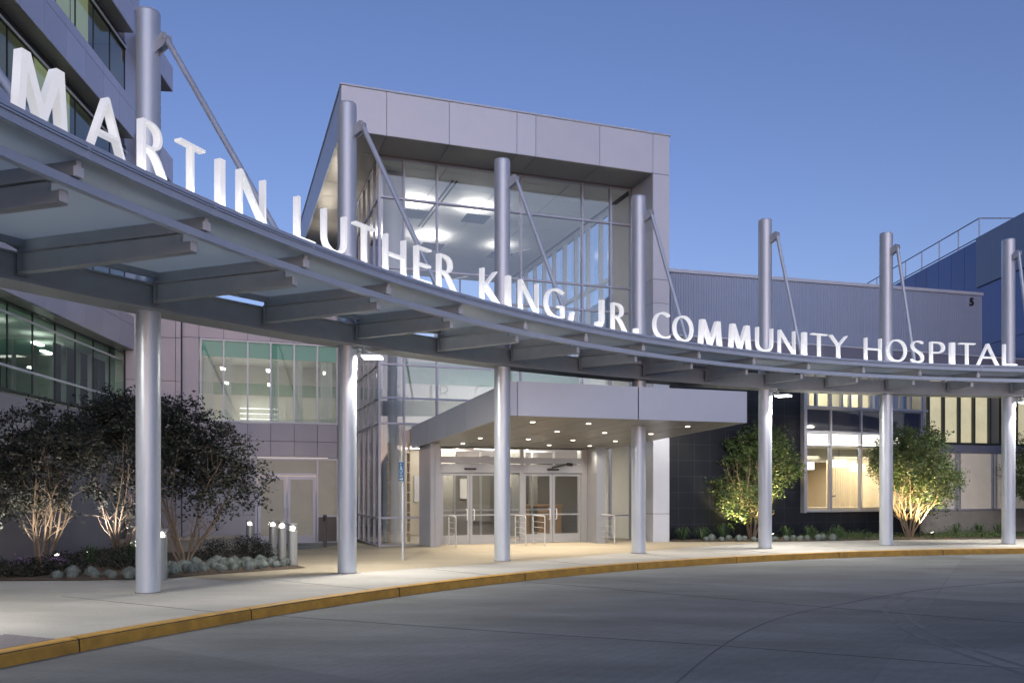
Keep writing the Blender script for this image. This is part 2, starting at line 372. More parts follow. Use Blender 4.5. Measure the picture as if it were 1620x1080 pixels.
def poly_sheet(name, m, poly, dz, step=.5, mound=0.0):
    import bmesh
    me = bpy.data.meshes.new(name); bm = bmesh.new()
    f = bm.faces.new([bm.verts.new((x, y, 0)) for x, y in poly])
    xs = [p[0] for p in poly]; ys = [p[1] for p in poly]
    x = min(xs) + step
    while x < max(xs):
        bmesh.ops.bisect_plane(bm, geom=bm.verts[:] + bm.edges[:] + bm.faces[:], plane_co=(x, 0, 0), plane_no=(1, 0, 0)); x += step
    y = min(ys) + step
    while y < max(ys):
        bmesh.ops.bisect_plane(bm, geom=bm.verts[:] + bm.edges[:] + bm.faces[:], plane_co=(0, y, 0), plane_no=(0, 1, 0)); y += step
    for v in bm.verts:
        inner = 0 if v.is_boundary else 1
        v.co.z = hz(v.co.x, v.co.y) + dz + inner * (mound + random.uniform(-.012, .012))
    bm.to_mesh(me); bm.free(); me.materials.append(m)
    o = bpy.data.objects.new(name, me); COL.objects.link(o); tag(o, kind='structure'); return o
LBED = [(-13, 13.4), (-9.06, 14.65), (-7.6, 14.75), (-6.42, 14.95), (-5.54, 15.9), (-4.23, 17.15), (-4.75, 18.1), (-5.5, 19.8), (-6.4, 22.2), (-7.6, 24.6), (-8.1, 26.6), (-12.4, 25.4)]
poly_sheet('planting_soil', M['mulch'], LBED, .012, .35, .03)
RBED = [(4.95, 25.76), (7.8, 25.72), (12.0, 26.75), (16.83, 27.39), (24, 28.2), (27, 34.5), (4.75, 26.35)]
poly_sheet('planting_soil', M['mulch'], RBED, .012, .35, .03)

# ------------------------------------------------------------------ canopy
GC = (17.08, -2.83)      # centre of the column ring
FC = (16.82, 1.40)       # centre of the front edge
def ab(i): return 149.42 - 4.19 * i
def aj(i): return 156.85 - 4.78 * i
can = empty('curved_canopy', (*GC, 0))
tag(can, 'long curved steel and frosted glass canopy carrying the lit hospital name', 'canopy')
off = Matrix.Translation((-GC[0], -GC[1], 0))
def cpart(mb, name, m, smooth=False):
    mb.v = [(x - GC[0], y - GC[1], z) for x, y, z in mb.v]
    return mb.build(name, m, can, smooth)
AI, AE = 170, 78
g = MB(); g.arc(GC, 27.46, 27.485, AI, AE, 4.395, 4.735, 120); g.arc(GC, 27.90, 27.925, AI, AE, 4.395, 4.735, 120)
g.arc(GC, 27.41, 27.975, AI, AE, 4.37, 4.395, 120); g.arc(GC, 27.41, 27.975, AI, AE, 4.735, 4.76, 120)
cpart(g, 'ring_beam', M['steel'])
cpart(MB().arc(GC, 27.37, 27.44, AI, AE, 4.84, 4.93, 120), 'purlin', M['steel'])
cpart(MB().arc(FC, 22.38, 22.475, 180, 74, 4.665, 4.755, 140), 'stay_rail', M['fascia'])
cpart(MB().arc(FC, 22.22, 22.26, 180, 74, 4.935, 5.035, 140).arc(FC, 22.2, 22.262, 180, 74, 5.02, 5.036, 140), 'fascia', M['fascia'])
cpart(MB().arc(FC, 22.235, 22.48, 180, 74, 5.062, 5.085, 140).arc(FC, 22.215, 22.235, 180, 74, 5.055, 5.10, 140), 'letter_rail', M['fascia'])
cpart(MB().arc(FC, 22.29, 22.30, 180, 74, 5.037, 5.061, 140), 'gap_shade', M['dark'])  # dark strip standing in for the shade between fascia and letter rail
led = cpart(MB().arc(FC, 22.245, 22.262, 160, 93.8, 5.088, 5.10, 140), 'led_strip', M['led'])
br = MB()
for i in range(-3, 16):
    B0 = ring(GC, 27.42, ab(i)); J = ring(FC, 22.27, aj(i)); d = (J[0] - B0[0], J[1] - B0[1]); L = math.hypot(*d); d = (d[0] / L, d[1] / L)
    def at(t): return (B0[0] + d[0] * t, B0[1] + d[1] * t)
    Rt = L - .28
    rb = MB()
    rb.beam(at(0), at(Rt - .17), .05, 4.512, 4.753, 4.532, 4.753)       # web to the stay rail
    rb.beam(at(Rt - .17), at(Rt), .05, 4.532, 4.655, 4.54, 4.655)
    rb.beam(at(0), at(Rt), .13, 4.49, 4.512, 4.518, 4.54)                # bottom flange
    rb.beam(at(-.01), at(.02), .16, 4.46, 4.735)
    cpart(rb, 'rib', M['steel'])
    cp = MB().beam(at(Rt + .002), at(Rt + .02), .10, 4.535, 4.655)
    cpart(cp, 'end_cap', M['cap'])
    rf = MB()
    rf.beam(at(-.04), at(L - .10), .05, 4.785, 4.932)
    rf.beam(at(-.04), at(L - .10), .11, 4.768, 4.785)
    cpart(rf, 'rafter', M['steel'])
    cpart(MB().beam(at(L - .098), at(L - .06), .10, 4.768, 4.868).beam(at(L - .09), at(L - .07), .05, 4.868, 4.93), 'end_cap', M['cap'])
    p, q = ring(FC, 22.222, aj(i)), ring(FC, 22.212, aj(i))
    cpart(MB().beam(p, q, .035, 4.93, 5.06), 'splice_plate', M['fascia'])
    if i < 15:
        n = 6; vs = []; fs = []
        for k in range(n + 1):
            t = k / n
            a = ring(GC, 27.43, ab(i + t)); b = ring(FC, 22.27, aj(i + t))
            for z in (4.936, 4.95): vs += [(*a, z), (*b, z)]
        for k in range(n):
            o_ = 4 * k
            fs += [(o_, o_ + 1, o_ + 5, o_ + 4), (o_ + 2, o_ + 6, o_ + 7, o_ + 3), (o_, o_ + 4, o_ + 6, o_ + 2), (o_ + 1, o_ + 3, o_ + 7, o_ + 5)]
        cpart(MB().add(vs, fs), 'glass_panel', M['canglass'])

# columns with tie rods
colang = [153.5, 145.2, 137.0, 128.65, 120.04, 111.4, 103.0, 94.8]
cnames = ['silver round column at far left beyond the first letter, its tie rod crossing behind the M',
          'thickest silver round column nearest the road camera, rising behind the R of MARTIN',
          'silver round column with square lamp, rising behind the T of LUTHER',
          'silver round column in front of the left double doors, rising behind the I of KING',
          'silver round column passing through the entrance canopy slab',
          'silver round column with square lamp, rising behind the first U of COMMUNITY',
          'silver round column standing before the lit shop window tree, rising behind the H of HOSPITAL',
          'silver round column at the far right end, rising behind the last L of HOSPITAL']
for j, a in enumerate(colang):
    x, y = ring(GC, 27.7, a); e = empty('steel_column', (x, y, hz(x, y)))
    tag(e, cnames[j], 'column', 'round columns along the curved canopy')
    z0 = hz(x, y)
    b = MB().tube((0, 0, -.3 - z0), (0, 0, 9.0 - z0), .181, 48); b.tube((0, 0, 9.0 - z0), (0, 0, 9.035 - z0), .181, 48, .172)
    b.build('shaft', M['silver'], e, True)
    MB().arc((0, 0), .17, .26, 0, 360, .0, .010, 40).build('base_collar', M['walk'], e)
    MB().arc((0, 0), .178, .194, 0, 360, .010, .022, 40).build('sealant_ring', M['score'], e)
    i = (149.42 - a) / 4.19
    J = ring(FC, 22.34, aj(i)); dx, dy = J[0] - x, J[1] - y; L = math.hypot(dx, dy); d = (dx / L, dy / L)
    lg = MB()
    nx, ny = -d[1], d[0]
    for sgn in (-1, 1):
        pts = [(.16, 8.34), (.16, 8.54), (.34, 8.64), (.41, 8.61), (.42, 8.52), (.36, 8.44)]
        o1 = .045 * sgn; o2 = .06 * sgn
        vs = [(d[0] * t + nx * o1, d[1] * t + ny * o1, z - z0) for t, z in pts] + [(d[0] * t + nx * o2, d[1] * t + ny * o2, z - z0) for t, z in pts]
        lg.add(vs, [(0, 1, 2, 3, 4, 5), (11, 10, 9, 8, 7, 6)] + [(k, (k + 1) % 6, (k + 1) % 6 + 6, k + 6) for k in range(6)])
    lg.tube((d[0] * .36 + nx * -.075, d[1] * .36 + ny * -.075, 8.56 - z0), (d[0] * .36 + nx * .075, d[1] * .36 + ny * .075, 8.56 - z0), .03, 10)
    lg.build('lug', M['silver'], e)
    MB().tube((d[0] * .36, d[1] * .36, 8.56 - z0), (d[0] * (L - .3), d[1] * (L - .3), 4.98 - z0), .045, 16).build('tie_rod', M['silver'], e, True)

# square lamps hung under the ring beam
for nm, a in (('square lamp glowing beside the column behind the T of LUTHER', 137.0), ('square lamp glowing beside the column right of the entrance slab', 111.4), ('square lamp glowing at the right edge beside the last column', 94.8), ('square lamp beside the column at the far left, beyond the picture edge', 153.5)):
    x, y = ring(GC, 27.7, a); e = empty('canopy_lamp', (x, y, 0))
    tag(e, nm, 'lamp', 'square lamps under the canopy')
    tx, ty = math.sin(R(a)), -math.cos(R(a)); ix, iy = -math.cos(R(a)), -math.sin(R(a))
    cx_, cy_ = tx * .50 + ix * .14, ty * .50 + iy * .14
    an = R(a - 90 + 45) if a > 125 else R(a - 90 + 35)
    hd = MB(); s = .20
    def rot(p): return (cx_ + p[0] * math.cos(an) - p[1] * math.sin(an), cy_ + p[0] * math.sin(an) + p[1] * math.cos(an))
    q = [rot(p) for p in ((-s, -s), (s, -s), (s, s), (-s, s))]
    hd.hexa([(*p, 4.205) for p in q], [(*p, 4.24) for p in q]); hd.build('housing', M['silver'], e)
    s = .185; q = [rot(p) for p in ((-s, -s), (s, -s), (s, s), (-s, s))]
    MB().hexa([(*p, 4.185) for p in q], [(*p, 4.203) for p in q]).build('diffuser', M['fix'], e)
    MB().beam((tx * .15, ty * .15), (cx_ * .6, cy_ * .6), .04, 4.24, 4.28).box(tx * .2 - .05, tx * .2 + .05, ty * .2 - .05, ty * .2 + .05, 4.2, 4.37).build('bracket', M['steel'], e)
    L = lamp('AREA', 'canopy_lamp_light', (x + cx_, y + cy_, 4.18), 85 if a < 150 else 42, (1, .93, .82), .36)
    # small accent head on the column lighting its face
    hx, hy = ix * .40 + tx * .10, iy * .40 + ty * .10
    MB().tube((hx, hy, 4.19), (hx, hy, 4.30), .045, 14).beam((ix * .16, iy * .16), (hx, hy), .03, 4.30, 4.33).build('accent_head', M['steel'], e)
    lamp('SPOT', 'accent_light', (x + hx, y + hy, 4.18), 60, (1, .96, .9), .03, spot=60, blend=.6, target=(x + ix * .12, y + iy * .12, 0.3))

# ------------------------------------------------------------------ letters
px = {'MARTIN': [(16, 107), (133, 199), (217, 266), (277, 324), (340, 355.5), (373.5, 420)],
      'LUTHER': [(465, 498), (508, 548), (557, 594), (606, 641.5), (655, 682), (691, 722)],
      'KING,': [(759.5, 790), (799, 808), (820.5, 851), (861, 892), (899, 909)],
      'JR.': [(941, 955), (967, 991), (1001, 1010)],
      'COMMUNITY': [(1033, 1059), (1065, 1096), (1105, 1141), (1153, 1187), (1196, 1222), (1231.5, 1257), (1268, 1276), (1283, 1308), (1312, 1340)],
      'HOSPITAL': [(1368, 1393.5), (1403, 1433.5), (1441, 1460.5), (1471.5, 1493.5), (1502, 1510), (1517, 1542), (1546, 1578.5), (1587, 1607.5)]}
ORD = ['first', 'second', 'third', 'fourth', 'fifth', 'sixth', 'seventh', 'eighth', 'ninth']
def bearing_angle(p, Rr):      # where the bearing of the letter meets the front ring
    k = (p - 810) / 1318; A = k * k + 1; B = -2 * (k * FC[0] + FC[1]); C = FC[0] ** 2 + FC[1] ** 2 - Rr * Rr
    Y = (-B + math.sqrt(B * B - 4 * A * C)) / 2 / A
    return math.degrees(math.atan2(Y - FC[1], k * Y - FC[0]))
LR = 22.36
def glyph(ch, weight=-.026, depth=.05):
    cu = bpy.data.curves.new('g', 'FONT'); cu.body = ch; cu.size = 1; cu.extrude = depth; cu.offset = weight; cu.resolution_u = 6; cu.bevel_depth = 0.0
    o = bpy.data.objects.new('g', cu); COL.objects.link(o)
    dg = bpy.context.evaluated_depsgraph_get(); me = bpy.data.meshes.new_from_object(o.evaluated_get(dg))
    bpy.data.objects.remove(o); bpy.data.curves.remove(cu); return me
def custom(ch):
    if ch == 'M':
        pts = [(0, 0), (.13, 0), (.185, .70), (.445, 0), (.555, 0), (.815, .70), (.87, 0), (1, 0), (.93, 1), (.76, 1), (.50, .27), (.24, 1), (.07, 1)]
    else:
        cl = [(.36, 1), (.36, .30)] + [(.36 - .22 + .22 * math.cos(R(t)), .30 - .22 * math.sin(R(t))) for t in (20, 40, 60, 75, 90)] + [(.02, .10)]
        L_, R_ = [], []
        for i_, p_ in enumerate(cl):
            a_ = cl[max(0, i_ - 1)]; b_ = cl[min(len(cl) - 1, i_ + 1)]; dx, dy = b_[0] - a_[0], b_[1] - a_[1]; q = math.hypot(dx, dy)
            L_.append((p_[0] - dy / q * .085, p_[1] + dx / q * .085)); R_.append((p_[0] + dy / q * .085, p_[1] - dx / q * .085))
        pts = L_ + R_[::-1]
    cu = bpy.data.curves.new('g', 'CURVE'); cu.dimensions = '2D'; cu.fill_mode = 'BOTH'; cu.extrude = .05
    sp = cu.splines.new('POLY'); sp.points.add(len(pts) - 1)
    for p_, (a_, b_) in zip(sp.points, pts): p_.co = (a_, capmin + b_ * CAP, 0, 1)
    sp.use_cyclic_u = True
    o = bpy.data.objects.new('g', cu); COL.objects.link(o)
    dg = bpy.context.evaluated_depsgraph_get(); me = bpy.data.meshes.new_from_object(o.evaluated_get(dg))
    bpy.data.objects.remove(o); bpy.data.curves.remove(cu); return me
capref = glyph('H'); CAP = max(v.co.y for v in capref.vertices) - min(v.co.y for v in capref.vertices)
capmin = min(v.co.y for v in capref.vertices)
for word, spans in px.items():
    for k, (ch, (a, b)) in enumerate(zip(word, spans)):
        aa, bb = bearing_angle(a, LR), bearing_angle(b, LR); am = (aa + bb) / 2
        width = 2 * LR * math.sin(R(abs(aa - bb)) / 2)
        me = glyph(ch)
        if ch in 'MJ': me = custom(ch)
        x0 = min(v.co.x for v in me.vertices); x1 = max(v.co.x for v in me.vertices)
        H = .595; depth = .05
        if ch == 'I': width *= .84
        wd = max(width - .07 * max(0, (am - 100) / 50), .09)
        for v in me.vertices:
            v.co.x = ((v.co.x - x0) / (x1 - x0) - .5) * wd
            v.co.y = (v.co.y - capmin) / CAP * H
            v.co.z = v.co.z / .05 * depth
        if ch in '.,':
            ow, oh = (.10, .105) if ch == '.' else (.13, .19)
            sl_ = 0 if ch == '.' else .055
            q_ = [(-ow / 2 , 0), (-ow / 2 + (ow if ch == '.' else .06), 0), (ow / 2, oh), (ow / 2 - (ow if ch == '.' else .075), oh)]
            me = bpy.data.meshes.new('mark'); me.from_pydata([(a_, b_ + .01, -depth) for a_, b_ in q_] + [(a_, b_ + .01, depth) for a_, b_ in q_], [], [(3, 2, 1, 0), (4, 5, 6, 7), (0, 1, 5, 4), (1, 2, 6, 5), (2, 3, 7, 6), (3, 0, 4, 7)])
        for v in me.vertices: v.co.x, v.co.y, v.co.z = v.co.x, -v.co.z, v.co.y
        x, y = ring(FC, LR, am)
        nm = {'.': 'full_stop', ',': 'comma'}.get(ch, 'letter_' + ch.lower())
        me.name = nm; me.materials.clear(); me.materials.append(M['letter'])
        o = bpy.data.objects.new('sign_letter' if ch not in '.,' else nm, me); COL.objects.link(o)
        o.location = (x, y, 5.125); o.rotation_euler = (0, 0, R(am - 90))
        wn = word.strip('.,')
        if ch in '.,': lb = 'lit white %s standing after %s on the canopy edge' % ('full stop' if ch == '.' else 'comma', wn)
        else: lb = 'lit white letter %s, %s letter of %s on the canopy edge' % (ch, ORD[k], wn)
        tag(o, lb, 'sign letter', 'lit letters of the hospital name')

# ------------------------------------------------------------------ panel cladding helper
def cladding(us, zs, v, front=-1, t=.03, gap=.014, axis='x'):
    """raised cassettes with open joints; v = face plane, front = -1 faces -y"""
    b = MB()
    for u0, u1 in zip(us, us[1:]):
        for z0, z1 in zip(zs, zs[1:]):
            a, c = (v, v + t) if front < 0 else (v - t, v)
            if axis == 'x': b.box(u0 + gap / 2, u1 - gap / 2, a, c, z0 + gap / 2, z1 - gap / 2)
            else: b.box(a, c, u0 + gap / 2, u1 - gap / 2, z0 + gap / 2, z1 - gap / 2)
    return b
def frange(a, b, s):
    n = max(1, round((b - a) / s)); return [a + (b - a) * i / n for i in range(n + 1)]

# ------------------------------------------------------------------ entrance tower
tw = empty('entrance_tower', (*P0, 0), TH)
tag(tw, 'tall metal framed entrance hall with corner glass wall behind the canopy', 'building')
FZ0, FZ1, W, D = 11.365, 12.58, 10.08, 14.5
fj = [0, 1.24, 3.02, 5.05, 5.64, 7.70, 9.50, W]
bk = MB(); bk.box(.04, W - .04, .04, D, FZ0 + .05, FZ1 - .02); bk.box(9.54, W - .04, .04, 1.6, -.35, FZ0 + .045)
bk.build('frame_core', M['dark'], tw)
fr = cladding(fj, [FZ0, FZ1], 0); 
cladb = cladding(frange(0.034, D, 1.35), [FZ0, FZ1], 0, axis='y'); fr.v += []
k = len(fr.v); fr.v += cladb.v; fr.f += [tuple(i + k for i in q) for q in cladb.f]
fr.build('roof_fascia', M['panel'], tw)
MB().box(-.03, W + .03, -.03, D, FZ1, FZ1 + .045).build('coping', M['fascia'], tw)
pz = [-.35, .87, 3.3, 5.6, 7.38, 8.11, FZ0]
cladding([9.50, W], pz, 0).build('pier', M['panel'], tw)
cladding([.034, 1.5], pz, 9.50, axis='y').build('pier_return', M['panel'], tw)
sf = MB()
for a, b in zip(fj, fj[1:]): sf.box(a + .007, min(b, 9.5) - .007, .034, 1.35, FZ0 - .002, FZ0 + .03)
for a, b in zip(frange(1.36, D, 1.35), frange(1.36, D, 1.35)[1:]): sf.box(.034, 1.25, a + .007, b - .007, FZ0 - .002, FZ0 + .03)
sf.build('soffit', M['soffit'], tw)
ce = MB()
for a in frange(1.36, 9.5, 2.03)[:-1]:
    for b in frange(1.45, D, .62)[:-1]: ce.box(a + .006, a + 2.02, b + .004, b + .61, FZ0 + .002, FZ0 + .03)
ce.build('hall_ceiling', M['ceil'], tw)
# curtain wall, front at y=1.39 and side at x=1.28
zl = [-.05, .79, 3.56, 4.31, 5.29, 6.3, 7.32, 8.12, 10.17, 11.33]
def bars(xs, zs, v, axis='x', wd=.055, dp=.12, x_lo=None, x_hi=None):
    b = MB(); lo = xs[0] if x_lo is None else x_lo; hi = xs[-1] if x_hi is None else x_hi
    def bx(a0, a1, d0, d1, z0, z1):
        if axis == 'x': b.box(a0, a1, d0, d1, z0, z1)
        else: b.box(d0, d1, a0, a1, z0, z1)
    for x in xs: bx(x - wd / 2, x + wd / 2, v - .02, v + dp, zs[0] - wd / 2, zs[-1] + wd / 2)
    for z in zs: bx(lo, hi, v - .017, v + dp - .01, z - wd / 2, z + wd / 2)
    return b
xs = [1.28, 2.02, 3.02, 5.05, 5.68, 7.75, 8.74, 9.47]
fb = bars(xs, [z for z in zl if z > 3.2], 1.39)
for x in (1.28, 2.02): fb.box(x - .027, x + .027, 1.37, 1.51, -.2, 3.5)
for x in (8.2, 8.74, 9.47): fb.box(x - .027, x + .027, 1.37, 1.51, -.2, 3.5)
for z in (-.03, .79):
    fb.box(1.28, 2.47, 1.373, 1.5, z - .027, z + .027); fb.box(7.9, 9.49, 1.373, 1.5, z - .027, z + .027)
fb.build('curtain_wall_frame', M['frame'], tw)
ys = [1.39] + [2.32, 3.35, 4.3, 5.3]
sb = bars(ys + frange(6.3, 13.5, 1.2), zl, 1.28, axis='y', wd=.045, dp=.05)
sb.build('side_wall_frame', M['frame'], tw)
MB().quad((1.3, 1.42, 3.4), (9.5, 1.42, 3.4), (9.5, 1.42, 11.36), (1.3, 1.42, 11.36)).quad((1.3, 1.42, -.2), (2.5, 1.42, -.2), (2.5, 1.42, 3.4), (1.3, 1.42, 3.4)).quad((7.88, 1.42, -.2), (9.5, 1.42, -.2), (9.5, 1.42, 3.4), (7.88, 1.42, 3.4)).build('front_glass', M['glass'], tw)
MB().quad((1.31, 1.42, -.3), (1.31, 13.5, -.3), (1.31, 13.5, 11.36), (1.31, 1.42, 11.36)).build('side_glass', M['glasss'], tw)
# interior
MB().box(1.33, 9.9, 1.5, 14.3, -.15, .01).build('hall_floor', M['tanfloor'], tw)
MB().box(1.33, 9.9, 14.0, 14.2, .01, 7.4).build('back_wall', M['white'], tw)
cw = bars(frange(1.4, 9.6, 1.2), [7.4, 9.2, 11.3], 14.0); cw.build('back_window_frame', M['frame'], tw)
# right wall: solid below, windows above
MB().box(9.62, 9.8, 1.6, 14.0, .01, 6.2).box(9.62, 9.8, 1.6, 3.0, 6.2, 11.3).build('right_wall', M['white'], tw)
bars(frange(3.0, 14.0, 1.1), [6.2, 8.9, 11.3], 9.62, axis='y', wd=.12).build('right_window_frame', M['cap'], tw)
MB().quad((9.75, 3, 6.2), (9.75, 14, 6.2), (9.75, 14, 11.3), (9.75, 3, 11.3)).build('right_window_glass', M['glass'], tw)
MB().tube((1.95, 2.75, 0), (1.95, 2.75, 11.36), .31, 40).build('round_column', M['intcol'], tw, True)
MB().box(2.3, 9.6, 6.0, 6.2, 3.5, 6.6).build('gallery_wall', M['white'], tw)
MB().box(2.3, 9.6, 5.97, 5.995, 5.35, 6.1).build('gallery_band', M['green'], tw)
MB().box(2.35, 9.6, 2.0, 6.2, 3.05, 3.45).build('gallery_floor', M['ceil'], tw)
MB().box(2.6, 4.4, 5.9, 6.1, 0.02, 3.0).build('lobby_wall', M['cream'], tw); MB().box(4.4, 9.6, 5.3, 5.5, 0.02, 3.0).box(5.2, 5.9, 5.2, 5.29, .5, 2.6).box(7.0, 7.3, 4.2, 4.3, .02, 3.0).build('lobby_wall', M['dintcol'], tw)
bars([3.2, 4.1, 5.0, 5.9, 6.8, 7.6], [.05, .95, 2.15, 2.9], 3.4, wd=.06, dp=.06).build('inner_door_frame', M['doorframe'], tw)
MB().box(6.0, 8.2, 4.2, 4.9, .01, 1.05).box(5.95, 8.25, 4.15, 4.95, 1.05, 1.10).build('reception_desk', M['wood'], tw)
MB().box(3.3, 3.9, 5.82, 5.88, 1.2, 2.1).box(4.8, 5.3, 5.22, 5.28, 1.3, 2.0).build('notice_board', M['cap'], tw)
MB().box(3.55, 4.35, 4.2, 4.4, .02, 3.02).box(6.1, 6.75, 3.9, 4.1, .02, 3.02).build('lobby_partition', M['dintcol'], tw)
wd = MB()
for u in (1.62, 2.22):
    for z in range(10): wd.box(u, u + .09, 1.9, 1.95, .05 + z * .30, .32 + z * .30)
wd.build('oak_screen', M['wood'], tw)
# pendant gallery lamps (bars) and lit ceiling strips over the lobby
gl = MB()
for u, v in ((3.4, 3.6), (5.3, 4.1), (7.4, 3.4), (8.6, 4.4)): gl.beam((u, v), (u + .12, v + .45), .09, 5.9, 5.98)
gl.build('gallery_lamp', M['fix'], tw)
st = MB()
for v in (2.6, 3.4, 4.6, 5.3): st.box(2.9, 4.6, v, v + .08, 3.02, 3.048)
for v in (3.0, 4.8): st.box(5.2, 7.5, v, v + .08, 3.02, 3.048)
st.build('lobby_strip_lamp', M['fix'], tw)
def tl(u, v, z): x, y = T(u, v); return (x, y, z)
lamp('AREA', 'lobby_light', tl(3.8, 3.4, 3.0), 36, (1, .86, .66), 1.4, rot=(0, 0, TH))
lamp('AREA', 'lobby_light', tl(6.6, 3.2, 3.0), 22, (1, .86, .66), 1.4, rot=(0, 0, TH))
lamp('AREA', 'gallery_light', tl(6.0, 3.6, 5.8), 20, (1, .97, .86), 1.6, rot=(0, 0, TH))
# suspended reflector panels: lamp aims up, bright halo on the ceiling
for u, v, on in ((3.1, 4.9, 1), (5.2, 4.7, 1), (4.55, 8.4, 1), (2.7, 8.6, 1), (7.4, 8.7, .35)):
    MB().box(u - .42, u + .42, v - .42, v + .42, 10.93, 10.96).tube((u, v, 10.96), (u, v, 11.36), .012, 6).build('reflector_panel', M['parapet'], tw)
    lamp('AREA', 'reflector_light', tl(u, v, 11.0), 10 * on, (1, .93, .84), .8, rot=(math.pi, 0, TH))
MB().box(3.80, 3.86, 2.6, 7.5, FZ0 - .012, FZ0 + .001).box(3.94, 4.0, 2.6, 7.5, FZ0 - .012, FZ0 + .001).build('slot_diffuser', M['dark'], tw)
for u, v in ((6.3, 5.6), (5.6, 9.5)):
    b = MB(); b.hexa([(u, v, 10.0), (u + 1.1, v - .35, 10.25), (u + 1.1, v - .05, 10.3), (u, v + .3, 10.05)], [(u, v, 10.04), (u + 1.1, v - .35, 10.29), (u + 1.1, v - .05, 10.34), (u, v + .3, 10.09)])
    b.build('slanted_fitting', M['cap'], tw)
# lights under the outer left soffit
lamp('AREA', 'soffit_light', tl(.62, 5.0, 10.2), 6, (1, .88, .70), .5, rot=(math.pi, 0, TH))
lamp('AREA', 'soffit_light', tl(.62, 8.4, 10.2), 6, (1, .88, .70), .5, rot=(math.pi, 0, TH))

# vestibule piers and door set (y = .7)
pv = [-.35, 2.95]
cladding([2.47, 2.60, 2.77], [-.3, 3.05], 0).build('vestibule_pier', M['doorframe'], tw)
MB().box(2.475, 2.765, .034, 1.42, -.3, 3.05).build('vestibule_pier', M['panel'], tw)
cladding([7.58, 7.89], [-.3, 3.05], 0).build('vestibule_pier', M['doorframe'], tw)
MB().box(7.582, 7.886, .034, 1.42, -.3, 3.05).build('vestibule_pier', M['doorframe'], tw)
df = MB()
for a, b in ((2.77, 2.95), (4.70, 4.76), (5.38, 5.50), (7.38, 7.58)): df.box(a, b, .66, .78, -.1, 2.84)
df.box(2.951, 5.379, .655, .785, 2.12, 2.37); df.box(2.951, 5.379, .665, .775, 2.40, 2.58)
df.box(5.501, 7.379, .655, .785, 2.12, 2.37); df.box(5.501, 7.379, .665, .775, 2.40, 2.58)
df.build('door_frame', M['doorframe'], tw)
MB().quad((2.95, .72, 2.58), (5.38, .72, 2.58), (5.38, .72, 2.84), (2.95, .72, 2.84)).quad((5.5, .72, 2.58), (7.38, .72, 2.58), (7.38, .72, 2.84), (5.5, .72, 2.84)).quad((4.76, .72, .1), (5.38, .72, .1), (5.38, .72, 2.12), (4.76, .72, 2.12)).build('transom_glass', M['glass'], tw)
MB().box(2.952, 5.378, .785, .82, 2.08, 2.115).box(5.502, 7.378, .785, .82, 2.08, 2.115).build('door_track', M['black'], tw)
MB().box(4.76, 5.38, .69, .75, -.05, .1).box(4.76, 5.38, .70, .74, .85, .89).build('sidelight_frame', M['doorframe'], tw)
for a, b, hs in ((2.955, 3.82, 1), (3.835, 4.695, -1), (5.505, 6.43, 1), (6.445, 7.375, -1)):
    d = MB(); s = .07
    d.box(a, a + s, .69, .74, .02, 2.1); d.box(b - s, b, .69, .74, .02, 2.1); d.box(a + s, b - s, .692, .738, .02, .28); d.box(a + s, b - s, .692, .738, 2.03, 2.1); d.box(a + s, b - s, .685, .70, .85, .89)
    do = d.build('door', M['doorframe'], tw)
    MB().quad((a + s, .715, .28), (b - s, .715, .28), (b - s, .715, 2.03), (a + s, .715, 2.03)).build('pane', M['glassD'], do)
    hx = b - .10 if hs > 0 else a + .10
    MB().path([(hx, .69, .72), (hx, .60, .74), (hx, .60, 1.02), (hx, .69, 1.04)], .013).build('handle', M['cap'], do)
MB().box(3.65, 4.0, .60, .66, 2.2, 2.25).box(6.25, 6.62, .60, .66, 2.2, 2.25).build('door_sensor', M['black'], tw)
MB().tube((6.4, .6, 2.28), (6.75, .3, 2.38), .025, 10).tube((6.75, .3, 2.38), (6.9, .2, 2.36), .05, 12).build('camera_arm', M['black'], tw)

# ------------------------------------------------------------------ entrance slab (own thing)
es = empty('entrance_slab', (*P0, 0), TH)
tag(es, 'wedge shaped lavender metal entrance slab with rows of downlights over the doors', 'canopy')
def zb(v): return 3.29 - .0744 * (v + 5.03)
def zt(v): return 4.07 - .0966 * (v + 5.03)
def slabx(u, v): return u       # helper
VL, VR = -5.03, 1.30
def left(v): return 3.10 + (2.22 - 3.10) * (v + 5.03) / 6.33
def right(v): return 9.39 + (8.15 - 9.39) * (v + 5.03) / 6.33
core = MB().hexa([(left(VL) + .04, VL + .04, zb(VL) + .03), (right(VL) - .04, VL + .04, zb(VL) + .03), (right(VR) - .04, VR, zb(VR) + .03), (left(VR) + .04, VR, zb(VR) + .03)],
                 [(left(VL) + .04, VL + .04, zt(VL) - .02), (right(VL) - .04, VL + .04, zt(VL) - .02), (right(VR) - .04, VR, zt(VR) - .02), (left(VR) + .04, VR, zt(VR) - .02)])
core.build('slab_core', M['dark'], es)
b = MB()
for a, c in ((3.10, 3.27), (3.284, 6.33), (6.36, 9.39)): b.box(a, c, VL, VL + .035, zb(VL), zt(VL))
b.build('front_fascia', M['panel'], es)
b = MB()
vv = [VL + .04, -3.9, -2.6, -1.3, 0.0, VR]
for a, c in zip(vv, vv[1:]):
    a += .007; c -= .007
    for sd, fx in ((0, left), (1, right)):
        t = .035 if sd == 0 else -.035
        q = [(fx(a), a), (fx(a) + t, a), (fx(c) + t, c), (fx(c), c)]
        b.hexa([(x, y, zb(y)) for x, y in q], [(x, y, zt(y)) for x, y in q])
b.build('side_fascia', M['panel'], es)
b = MB()
nj = 6
